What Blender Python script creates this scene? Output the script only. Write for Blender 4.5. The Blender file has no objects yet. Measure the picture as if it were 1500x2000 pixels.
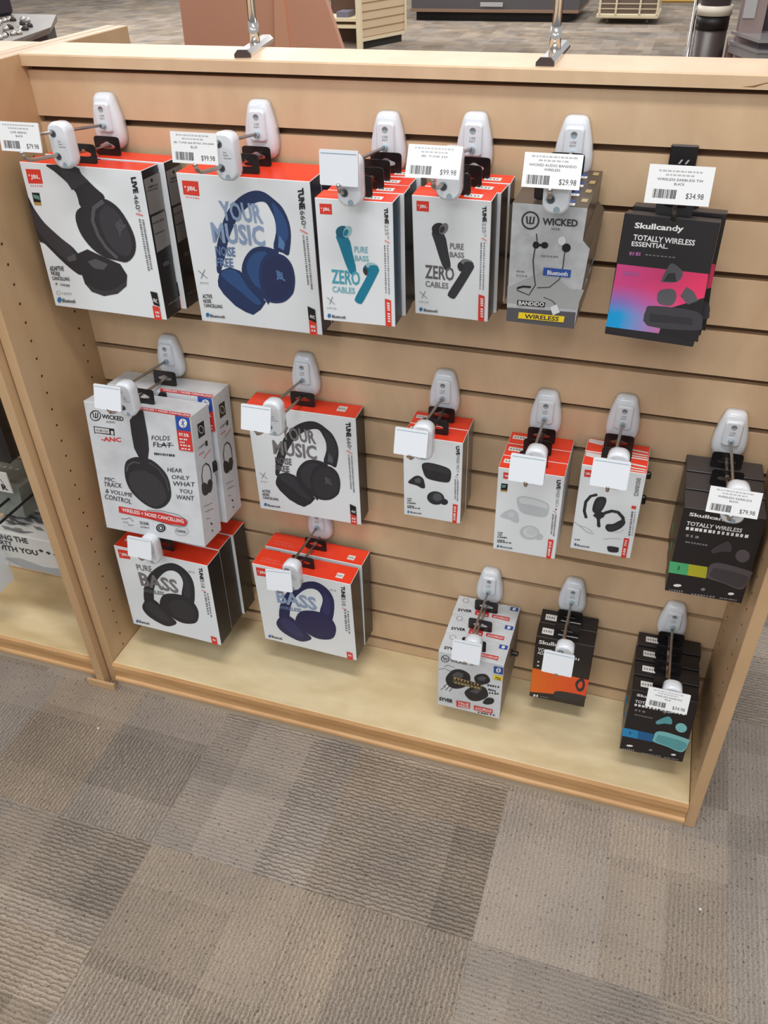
import bpy, bmesh, math, random
from mathutils import Vector, Matrix
random.seed(7)
scn = bpy.context.scene
COL = scn.collection

# ---------------------------------------------------------------- camera
cam = bpy.data.cameras.new('camera'); cam_ob = bpy.data.objects.new('camera', cam); COL.objects.link(cam_ob)
cam.sensor_fit = 'HORIZONTAL'; cam.sensor_width = 36.0; cam.lens = 1633.4/1500*36.0
cam.clip_start = 0.02; cam.clip_end = 60
right = Vector((0.95081082, 0.30871378, -0.02558492)); up = Vector((-0.16654978, 0.57909866, 0.79806385)); fwd = Vector((-0.2611895, 0.75454658, -0.60202948))
m = Matrix((right, up, -fwd)).transposed().to_4x4(); m.translation = Vector((0.9522, -1.1717, 1.3652))
cam_ob.matrix_world = m
scn.camera = cam_ob

# ---------------------------------------------------------------- world, light, exposure
w = bpy.data.worlds.new('shop_ambient'); scn.world = w; w.use_nodes = True
w.node_tree.nodes['Background'].inputs[0].default_value = (0.98, 0.99, 1.0, 1)
w.node_tree.nodes['Background'].inputs[1].default_value = 0.47
def area(name, loc, sx, sy, power, col=(1, .965, .93), rot=(0, 0, 0)):
    l = bpy.data.lights.new(name, 'AREA'); l.shape = 'RECTANGLE'; l.size = sx; l.size_y = sy; l.energy = power; l.color = col
    o = bpy.data.objects.new(name, l); COL.objects.link(o); o.location = loc; o.rotation_euler = rot; return o
area('troffer_near', (0.9, -0.95, 3.1), 1.2, 0.3, 33)
area('troffer_front', (0.3, -3.6, 3.1), 2.4, 1.2, 50)
area('troffer_left', (-1.9, -2.2, 3.1), 1.2, 0.6, 20)
area('troffer_right', (3.4, -2.0, 3.1), 1.2, 0.6, 20)
area('troffer_back', (0.5, 1.6, 3.1), 1.2, 0.6, 24)
area('troffer_aisle', (-1.5, 5.0, 3.1), 2.4, 1.2, 80)
area('fill_far_left', (-5.0, 9.0, 3.1), 3.4, 1.2, 170)  # added fill lamp, brightens the background carpet at far left
area('fill_far_left', (-3.2, 4.0, 3.1), 1.2, 0.6, 40)  # second added fill lamp for the floor at back left
area('troffer_far', (0.0, 9.6, 3.1), 3.4, 1.2, 95)
scn.view_settings.view_transform = 'Standard'; scn.view_settings.look = 'None'
scn.view_settings.exposure = 0.2; scn.view_settings.gamma = 1.0; scn.view_settings.use_curve_mapping = False

# ---------------------------------------------------------------- materials
def lin(c): return tuple((x/255/12.92 if x/255 <= .04045 else ((x/255+.055)/1.055)**2.4) for x in c)
MATS = {}
def mat(name, rgb, rough=.5, metal=0.0, noise=0.0, nscale=40, bump=0.0, coat=0.0, spec=.5, trans=0.0):
    if name in MATS: return MATS[name]
    m = bpy.data.materials.new(name); m.use_nodes = True; nt = m.node_tree; b = nt.nodes['Principled BSDF']
    b.inputs['Base Color'].default_value = (*lin(rgb), 1); b.inputs['Roughness'].default_value = rough; b.inputs['Metallic'].default_value = metal
    b.inputs['Coat Weight'].default_value = coat; b.inputs['Specular IOR Level'].default_value = spec
    b.inputs['Transmission Weight'].default_value = trans
    if noise or bump:
        tc = nt.nodes.new('ShaderNodeTexCoord'); n = nt.nodes.new('ShaderNodeTexNoise'); n.inputs['Scale'].default_value = nscale; n.inputs['Detail'].default_value = 4
        nt.links.new(tc.outputs['Object'], n.inputs['Vector'])
        if noise:
            mx = nt.nodes.new('ShaderNodeMix'); mx.data_type = 'RGBA'
            mx.inputs[6].default_value = (*[x*(1-noise) for x in lin(rgb)], 1); mx.inputs[7].default_value = (*[min(1, x*(1+noise)) for x in lin(rgb)], 1)
            nt.links.new(n.outputs['Fac'], mx.inputs[0]); nt.links.new(mx.outputs[2], b.inputs['Base Color'])
        if bump:
            bp = nt.nodes.new('ShaderNodeBump'); bp.inputs['Strength'].default_value = bump; bp.inputs['Distance'].default_value = .002
            nt.links.new(n.outputs['Fac'], bp.inputs['Height']); nt.links.new(bp.outputs['Normal'], b.inputs['Normal'])
    MATS[name] = m; return m
def wood(name, a, b_, rough=.42, scale=(1.2, 9, 9), amt=.5):
    if name in MATS: return MATS[name]
    m = bpy.data.materials.new(name); m.use_nodes = True; nt = m.node_tree; N = nt.nodes; L = nt.links; b = N['Principled BSDF']
    tc = N.new('ShaderNodeTexCoord'); mp = N.new('ShaderNodeMapping'); mp.inputs['Scale'].default_value = scale
    L.new(tc.outputs['Object'], mp.inputs['Vector'])
    n1 = N.new('ShaderNodeTexNoise'); n1.inputs['Scale'].default_value = 2.2; n1.inputs['Detail'].default_value = 6; n1.inputs['Distortion'].default_value = .6
    n2 = N.new('ShaderNodeTexNoise'); n2.inputs['Scale'].default_value = 9; n2.inputs['Detail'].default_value = 5
    L.new(mp.outputs[0], n1.inputs['Vector']); L.new(mp.outputs[0], n2.inputs['Vector'])
    ad = N.new('ShaderNodeMath'); ad.operation = 'ADD'; L.new(n1.outputs['Fac'], ad.inputs[0])
    ml = N.new('ShaderNodeMath'); ml.operation = 'MULTIPLY'; ml.inputs[1].default_value = .45; L.new(n2.outputs['Fac'], ml.inputs[0]); L.new(ml.outputs[0], ad.inputs[1])
    r = N.new('ShaderNodeValToRGB'); r.color_ramp.elements[0].position = .5; r.color_ramp.elements[1].position = .95
    r.color_ramp.elements[0].color = (*lin(a), 1); r.color_ramp.elements[1].color = (*lin(b_), 1)
    L.new(ad.outputs[0], r.inputs[0]); L.new(r.outputs[0], b.inputs['Base Color'])
    b.inputs['Roughness'].default_value = rough; b.inputs['Coat Weight'].default_value = .15; b.inputs['Coat Roughness'].default_value = .3
    MATS[name] = m; return m
def carpet():
    m = bpy.data.materials.new('ribbed_carpet'); m.use_nodes = True; nt = m.node_tree; N = nt.nodes; L = nt.links; b = N['Principled BSDF']
    def M(op, a, b2=None, c=None):
        n = N.new('ShaderNodeMath'); n.operation = op
        for i, v in enumerate((a, b2, c)):
            if v is None: continue
            if isinstance(v, (int, float)): n.inputs[i].default_value = v
            else: L.new(v, n.inputs[i])
        return n.outputs[0]
    tc = N.new('ShaderNodeTexCoord'); sp = N.new('ShaderNodeSeparateXYZ'); L.new(tc.outputs['Object'], sp.inputs[0])
    x = sp.outputs[0]; y = sp.outputs[1]
    S = .585
    tx = M('DIVIDE', M('SUBTRACT', x, .265), S); ty = M('DIVIDE', M('ADD', y, .512), S)
    ix = M('FLOOR', tx); iy = M('FLOOR', ty)
    chk = M('ABSOLUTE', M('MODULO', M('ADD', ix, iy), 2.0))          # 0: ribs run along x
    fx = M('MULTIPLY', M('SUBTRACT', tx, ix), S); fy = M('MULTIPLY', M('SUBTRACT', ty, iy), S)
    inv = M('SUBTRACT', 1.0, chk)
    a = M('ADD', M('MULTIPLY', fx, inv), M('MULTIPLY', fy, chk)); c = M('ADD', M('MULTIPLY', fy, inv), M('MULTIPLY', fx, chk))
    def cell(sa, sc, seed, oa=0.0):
        wn = N.new('ShaderNodeTexWhiteNoise'); wn.noise_dimensions = '3D'; cb = N.new('ShaderNodeCombineXYZ')
        L.new(M('FLOOR', M('ADD', M('DIVIDE', a, sa), oa)), cb.inputs[0]); L.new(M('FLOOR', M('DIVIDE', c, sc)), cb.inputs[1])
        L.new(M('ADD', M('ADD', M('MULTIPLY', ix, 3.17), M('MULTIPLY', iy, 7.31)), seed), cb.inputs[2])
        L.new(cb.outputs[0], wn.inputs['Vector']); return wn.outputs['Value']
    n1 = cell(.2925, .146, 1.3); n2 = cell(.146, .195, 5.7, .5); n3 = cell(.585, .2925, 9.1)
    tone = M('ADD', M('ADD', M('MULTIPLY', n1, .28), M('MULTIPLY', n2, .24)), M('ADD', .14, M('MULTIPLY', n3, .20)))
    wob = N.new('ShaderNodeTexNoise'); wob.inputs['Scale'].default_value = 95; wob.inputs['Detail'].default_value = 2
    L.new(tc.outputs['Object'], wob.inputs['Vector'])
    ph = M('ADD', M('MULTIPLY', c, 2*math.pi/.0076), M('MULTIPLY', wob.outputs['Fac'], 7.0))
    rib = M('MULTIPLY', M('ADD', M('SINE', ph), 1.0), .5)
    fuzz = N.new('ShaderNodeTexNoise'); fuzz.inputs['Scale'].default_value = 420; fuzz.inputs['Detail'].default_value = 3
    L.new(tc.outputs['Object'], fuzz.inputs['Vector'])
    big = N.new('ShaderNodeTexNoise'); big.inputs['Scale'].default_value = 6; big.inputs['Detail'].default_value = 3
    L.new(tc.outputs['Object'], big.inputs['Vector'])
    amp = M('ADD', .10, M('MULTIPLY', cell(.195, .2925, 14.2), .30))
    t2 = M('ADD', M('MULTIPLY', tone, .85), M('MULTIPLY', M('SUBTRACT', big.outputs['Fac'], .5), .5))
    t2 = M('SUBTRACT', t2, M('MULTIPLY', M('SUBTRACT', .6, rib), amp))
    t2 = M('ADD', t2, M('MULTIPLY', M('SUBTRACT', fuzz.outputs['Fac'], .5), .9))
    sp2 = N.new('ShaderNodeTexNoise'); sp2.inputs['Scale'].default_value = 150; sp2.inputs['Detail'].default_value = 2; L.new(tc.outputs['Object'], sp2.inputs['Vector'])
    t2 = M('SUBTRACT', t2, M('MULTIPLY', M('MAXIMUM', M('SUBTRACT', sp2.outputs['Fac'], .60), 0.0), M('MULTIPLY', M('SUBTRACT', 1.2, rib), 4.0)))
    r = N.new('ShaderNodeValToRGB'); e = r.color_ramp.elements; e[0].position = .0; e[1].position = .95
    e[0].color = (*lin((108, 99, 90)), 1); e[1].color = (*lin((190, 176, 162)), 1)
    L.new(t2, r.inputs[0]); hue = N.new('ShaderNodeMix'); hue.data_type = 'RGBA'; hue.blend_type = 'MULTIPLY'; hue.inputs[0].default_value = 1.0
    hr = N.new('ShaderNodeValToRGB'); hr.color_ramp.elements[0].position = .25; hr.color_ramp.elements[1].position = .75; hr.color_ramp.elements[0].color = (.90, .94, 1.0, 1); hr.color_ramp.elements[1].color = (1.0, .965, .90, 1)
    L.new(M('ADD', M('MULTIPLY', cell(.2925, .195, 21.4), .55), M('MULTIPLY', big.outputs['Fac'], .5)), hr.inputs[0])
    L.new(r.outputs[0], hue.inputs[6]); L.new(hr.outputs[0], hue.inputs[7]); L.new(hue.outputs[2], b.inputs['Base Color']); b.inputs['Roughness'].default_value = .95; b.inputs['Specular IOR Level'].default_value = .1
    bp = N.new('ShaderNodeBump'); bp.inputs['Strength'].default_value = .8; bp.inputs['Distance'].default_value = .004
    L.new(M('ADD', M('MULTIPLY', rib, M('MULTIPLY', amp, 2.2)), M('MULTIPLY', fuzz.outputs['Fac'], .5)), bp.inputs['Height']); L.new(bp.outputs['Normal'], b.inputs['Normal'])
    return m
PAL = dict(white=(228, 229, 230), black=(24, 22, 25), ink=(42, 41, 46), ink2=(56, 55, 61), ink3=(82, 82, 88), dgrey=(52, 50, 52), mgrey=(120, 119, 122), lgrey=(178, 178, 180),
    red=(216, 60, 48), redtop=(240, 66, 38), redlt=(226, 110, 104), wred=(204, 52, 50), blue=(40, 78, 160), btblue=(46, 112, 170), paper=(212, 216, 220), tealgrey=(95, 140, 140), gold=(176, 140, 70),
    sidegrey=(128, 124, 122), yellow=(236, 204, 40), pink=(224, 52, 100), purple=(160, 88, 150), blue2=(120, 120, 200), cyan=(0, 148, 210), orange=(232, 112, 24), ored=(232, 74, 40),
    olive=(92, 80, 52), gold2=(170, 150, 104), mgrey2=(158, 162, 164),
    nv1=(34, 52, 92), nv2=(44, 78, 128), nv3=(84, 124, 172), nv4=(36, 46, 84), nvw=(138, 160, 192), nvw2=(96, 122, 164),
    bk1=(42, 43, 48), bk2=(52, 54, 60), bk3=(84, 88, 96), bk4=(50, 50, 55), bkw=(118, 116, 118), bkw2=(96, 94, 97),
    tl1=(22, 96, 120), tl2=(20, 122, 152), tl3=(150, 190, 196), tlw=(122, 180, 192), tlw2=(70, 160, 180),
    wh1=(190, 198, 204), wh2=(212, 218, 222), wh3=(202, 209, 214), pp1=(30, 34, 80), pp2=(42, 46, 96), pp4=(36, 34, 78), ppw=(140, 160, 192),
    gr1=(74, 168, 112), gr2=(176, 170, 40), gr3=(84, 78, 82), gr4=(66, 60, 64), sk1=(34, 132, 186), sk2=(24, 96, 150), sk3=(126, 196, 200), sk4=(92, 164, 172))
def pm(key, var=None):
    if isinstance(key, list):
        a, b, t = key; nm = 'print_%s_%s_%d' % (a, b, round(t*100))
        return mat(nm, tuple(PAL[a][i]*(1-t)+PAL[b][i]*t for i in range(3)), .38)
    if var and key in var: key = var[key]
    return MATS['print_'+key] if 'print_'+key in MATS else mat('print_'+key, PAL[key], .38)
carton_white = mat('carton_white', (224, 230, 235), .36, noise=.01, nscale=8)
paper_wrinkle = mat('wrinkled_white_paper', (206, 211, 217), .55, noise=.16, nscale=38, bump=.25)
paper_grey = mat('crumpled_grey_paper', (176, 180, 184), .5, noise=.35, nscale=60, bump=.3)
red_top = mat('carton_red', PAL['redtop'], .34)
plastic = mat('white_gloss_plastic', (222, 228, 236), .18, coat=.3)
plastic_dim = mat('pale_blue_grey_plastic', (150, 172, 184), .4)
steel = mat('brushed_steel', (190, 178, 168), .28, metal=1.0)
chrome = mat('chrome', (215, 212, 210), .12, metal=1.0)
tab_black = mat('black_tab_plastic', (26, 24, 25), .3)
maple = wood('maple_laminate', (202, 172, 138), (216, 188, 154), scale=(5, 3, 2))
maple_side = wood('maple_side_laminate', (184, 150, 112), (198, 166, 128), scale=(3, 3, 1.2))
maple_shelf = wood('maple_shelf_laminate', (200, 178, 134), (230, 214, 176), scale=(1.6, 4, 4))
maple_edge = wood('maple_front_moulding', (178, 134, 86), (206, 164, 114), scale=(2.0, 14, 14))
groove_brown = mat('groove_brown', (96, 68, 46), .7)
dark_hole = mat('drilled_hole', (40, 26, 16), .8)

def sunset():
    m = bpy.data.materials.new('sunset_print'); m.use_nodes = True; nt = m.node_tree; N = nt.nodes; L = nt.links; b = N['Principled BSDF']
    tc = N.new('ShaderNodeTexCoord'); sp = N.new('ShaderNodeSeparateXYZ'); L.new(tc.outputs['Object'], sp.inputs[0])
    def ramp(src, a, c, stops):
        mr = N.new('ShaderNodeMapRange'); mr.inputs[1].default_value = a; mr.inputs[2].default_value = c; L.new(src, mr.inputs[0])
        r = N.new('ShaderNodeValToRGB'); e = r.color_ramp.elements; e[0].position = stops[0][0]; e[1].position = stops[-1][0]; e[0].color = (*lin(stops[0][1]), 1); e[1].color = (*lin(stops[-1][1]), 1)
        for p, c2 in stops[1:-1]: q = e.new(p); q.color = (*lin(c2), 1)
        L.new(mr.outputs[0], r.inputs[0]); return mr, r
    _, left = ramp(sp.outputs[2], -.086, -.142, ((0, (204, 66, 132)), (.38, (130, 110, 186)), (.66, (0, 150, 212)), (1, (0, 150, 212))))
    mr, right = ramp(sp.outputs[0], -.040, .042, ((0, (0, 0, 0)), (1, (255, 255, 255))))
    mx = N.new('ShaderNodeMix'); mx.data_type = 'RGBA'; L.new(mr.outputs[0], mx.inputs[0]); L.new(left.outputs[0], mx.inputs[6]); mx.inputs[7].default_value = (*lin((222, 52, 100)), 1)
    L.new(mx.outputs[2], b.inputs['Base Color']); b.inputs['Roughness'].default_value = .38; return m
MATS['print_sunset'] = sunset(); PAL_SUNSET = 1
# ---------------------------------------------------------------- mesh helpers
class MB:
    def __init__(s): s.v = []; s.f = []; s.fm = []; s.sm = []; s.m = []
    def mi(s, m):
        if m not in s.m: s.m.append(m)
        return s.m.index(m)
    def add(s, vs, fs, m, smooth=False):
        o = len(s.v); s.v += [tuple(p) for p in vs]; k = s.mi(m)
        for f in fs: s.f.append([i+o for i in f]); s.fm.append(k); s.sm.append(smooth)
    def box(s, x0, x1, y0, y1, z0, z1, m, c=0.0, mf=None):
        if c <= 0:
            vs = [(x, y, z) for x in (x0, x1) for y in (y0, y1) for z in (z0, z1)]
            fs = [(0, 1, 3, 2), (4, 6, 7, 5), (0, 4, 5, 1), (2, 3, 7, 6), (0, 2, 6, 4), (1, 5, 7, 3)]
            s.add(vs, fs, m); return
        pts = []
        for x, sx in ((x0, 1), (x1, -1)):
            for y, sy in ((y0, 1), (y1, -1)):
                for z, sz in ((z0, 1), (z1, -1)):
                    pts += [(x, y+sy*c, z+sz*c), (x+sx*c, y, z+sz*c), (x+sx*c, y+sy*c, z)]
        s.hull(pts, m, mf=mf)
    def hull(s, pts, m, smooth=False, mf=None):
        bm = bmesh.new()
        for p in pts: bm.verts.new(p)
        bmesh.ops.convex_hull(bm, input=bm.verts[:])
        bmesh.ops.delete(bm, geom=[v for v in bm.verts if not v.link_faces], context='VERTS')
        bmesh.ops.dissolve_limit(bm, angle_limit=.01, verts=bm.verts[:], edges=bm.edges[:])
        bmesh.ops.recalc_face_normals(bm, faces=bm.faces[:])
        bm.verts.index_update(); o = len(s.v); s.v += [tuple(v.co) for v in bm.verts]
        for f in bm.faces:
            s.f.append([v.index+o for v in f.verts]); mm = m
            if mf:
                r = mf(f.normal)
                if r: mm = r
            s.fm.append(s.mi(mm)); s.sm.append(smooth)
        bm.free()
    def tube(s, path, r, m, n=10, cap=True):
        P = [Vector(p) for p in path]; rs = r if isinstance(r, (list, tuple)) else [r]*len(P); rings = []
        prev = None
        for i, p in enumerate(P):
            d = (P[min(i+1, len(P)-1)]-P[max(i-1, 0)]).normalized()
            if prev is None: a = d.orthogonal().normalized()
            else:
                a = prev-d*prev.dot(d); a = a.normalized() if a.length > 1e-6 else d.orthogonal().normalized()
            prev = a; b = d.cross(a); rings.append([p+(a*math.cos(t)+b*math.sin(t))*rs[i] for t in [2*math.pi*k/n for k in range(n)]])
        s.loft(rings, m, cap)
    def loft(s, rings, m, cap=True, smooth=True):
        n = len(rings[0]); vs = [p for r in rings for p in r]; fs = []
        for i in range(len(rings)-1):
            for k in range(n):
                fs.append((i*n+k, i*n+(k+1) % n, (i+1)*n+(k+1) % n, (i+1)*n+k))
        s.add(vs, fs, m, smooth)
        if cap:
            o = len(s.v)-len(vs)
            for f in (list(range(n-1, -1, -1)), [(len(rings)-1)*n+k for k in range(n)]):
                s.f.append([o+i for i in f]); s.fm.append(s.mi(m)); s.sm.append(False)
    def prism(s, outline, axis, a, b, m, mf=None):
        """outline: 2D points; axis 'y' -> (x,z) extruded over y, axis 'x' -> (y,z) over x, 'z' -> (x,y) over z"""
        def P(p, t): return {'y': (p[0], t, p[1]), 'x': (t, p[0], p[1]), 'z': (p[0], p[1], t)}[axis]
        n = len(outline); vs = [P(p, a) for p in outline]+[P(p, b) for p in outline]
        o = len(s.v); s.v += vs
        bm = bmesh.new(); V = [bm.verts.new(v) for v in vs]
        F = [bm.faces.new(V[:n]), bm.faces.new(V[n:])]+[bm.faces.new((V[k], V[(k+1) % n], V[n+(k+1) % n], V[n+k])) for k in range(n)]
        bmesh.ops.recalc_face_normals(bm, faces=bm.faces[:]); bm.verts.index_update(); bm.normal_update()
        for f in bm.faces:
            mm = m
            if mf:
                r = mf(f.normal)
                if r: mm = r
            s.f.append([v.index+o for v in f.verts]); s.fm.append(s.mi(mm)); s.sm.append(False)
        bm.free()
    def build(s, name, parent=None, loc=(0, 0, 0)):
        me = bpy.data.meshes.new(name); me.from_pydata(s.v, [], s.f)
        for m in s.m: me.materials.append(m)
        me.polygons.foreach_set('material_index', s.fm); me.polygons.foreach_set('use_smooth', s.sm); me.update()
        o = bpy.data.objects.new(name, me); COL.objects.link(o); o.location = loc
        if parent: o.parent = parent
        return o
def tag(o, label=None, cat=None, group=None, kind=None):
    if label: o['label'] = label
    if cat: o['category'] = cat
    if group: o['group'] = group
    if kind: o['kind'] = kind
    return o
def empty(name, loc=(0, 0, 0), rot=(0, 0, 0)):
    o = bpy.data.objects.new(name, None); COL.objects.link(o); o.location = loc; o.rotation_euler = rot; o.empty_display_size = .02; return o

TXT = {}
def text_mesh(s, bold):
    k = (s, bold)
    if k in TXT: return TXT[k]
    cu = bpy.data.curves.new('lettering', 'FONT'); cu.body = s; cu.resolution_u = 2; cu.offset = bold; cu.fill_mode = 'FRONT'
    ob = bpy.data.objects.new('lettering', cu); COL.objects.link(ob)
    dg = bpy.context.evaluated_depsgraph_get(); dg.update(); me = bpy.data.meshes.new_from_object(ob.evaluated_get(dg))
    vs = [(v.co.x, v.co.y) for v in me.vertices]; fs = [tuple(p.vertices) for p in me.polygons]
    bpy.data.objects.remove(ob); bpy.data.curves.remove(cu); bpy.data.meshes.remove(me)
    x0 = min(v[0] for v in vs); x1 = max(v[0] for v in vs); y0 = min(v[1] for v in vs); y1 = max(v[1] for v in vs)
    vs = [((x-x0)/(x1-x0), (y-y0)/(y1-y0)) for x, y in vs]
    TXT[k] = (vs, fs); return TXT[k]
def smooth_loop(pts, n=3):
    out = []; N = len(pts)
    for i in range(N):
        a, b, c, d = (pts[(i+j) % N] for j in (-1, 0, 1, 2))
        for k in range(n):
            t = k/n
            out.append([.5*((2*b[q])+(c[q]-a[q])*t+(2*a[q]-5*b[q]+4*c[q]-d[q])*t*t+(3*b[q]-a[q]-3*c[q]+d[q])*t**3) for q in (0, 1)])
    return out
def draw(mb, shapes, pos, var=None, W=1.0, H=1.0, step=.00003, base=.00025):
    """print a list of flat shapes on a face; pos(u, v, off) -> local 3D point"""
    for i, s in enumerate(shapes):
        off = base+i*step
        if s[0] == 'p':
            P = s[2]
            if isinstance(s[1], str) and s[1][0] in 'ci' and len(P) >= 6 and len(P) not in (12, 18): P = smooth_loop(P)
            mb.add([pos(u, v, off) for u, v in P], [list(range(len(P)))], pm(s[1], var))
        elif s[0] == 't':
            vs, fs = text_mesh(s[2], s[4]); bl, br, tl = s[3]
            mb.add([pos(bl[0]+(br[0]-bl[0])*x+(tl[0]-bl[0])*y, bl[1]+(br[1]-bl[1])*x+(tl[1]-bl[1])*y, off) for x, y in vs], fs, pm(s[1], var))
        elif s[0] == 'x':
            bl, br, tl = s[2]; n = s[3]; rr = random.Random(i*31+n)
            for k in range(n):
                a = (k+.1)/n; b = (k+.55+.35*rr.random())/n
                q = [(a, .0), (b, .0), (b, .85), (a, .85)]
                mb.add([pos(bl[0]+(br[0]-bl[0])*x+(tl[0]-bl[0])*y, bl[1]+(br[1]-bl[1])*x+(tl[1]-bl[1])*y, off) for x, y in q], [(0, 1, 2, 3)], pm(s[1], var))
        elif s[0] == 's':
            hw = s[2]*W/2; pts = [Vector((u*W, v*H)) for u, v in s[3]]; L = []; R = []
            for k, p in enumerate(pts):
                d = (pts[min(k+1, len(pts)-1)]-pts[max(k-1, 0)]); d = d.normalized() if d.length > 1e-9 else Vector((1, 0)); n = Vector((-d.y, d.x))*hw
                L.append(p+n); R.append(p-n)
            for k in range(len(pts)-1):
                mb.add([pos(q.x/W, q.y/H, off) for q in (L[k], L[k+1], R[k+1], R[k])], [(0, 1, 2, 3)], pm(s[1], var))
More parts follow.
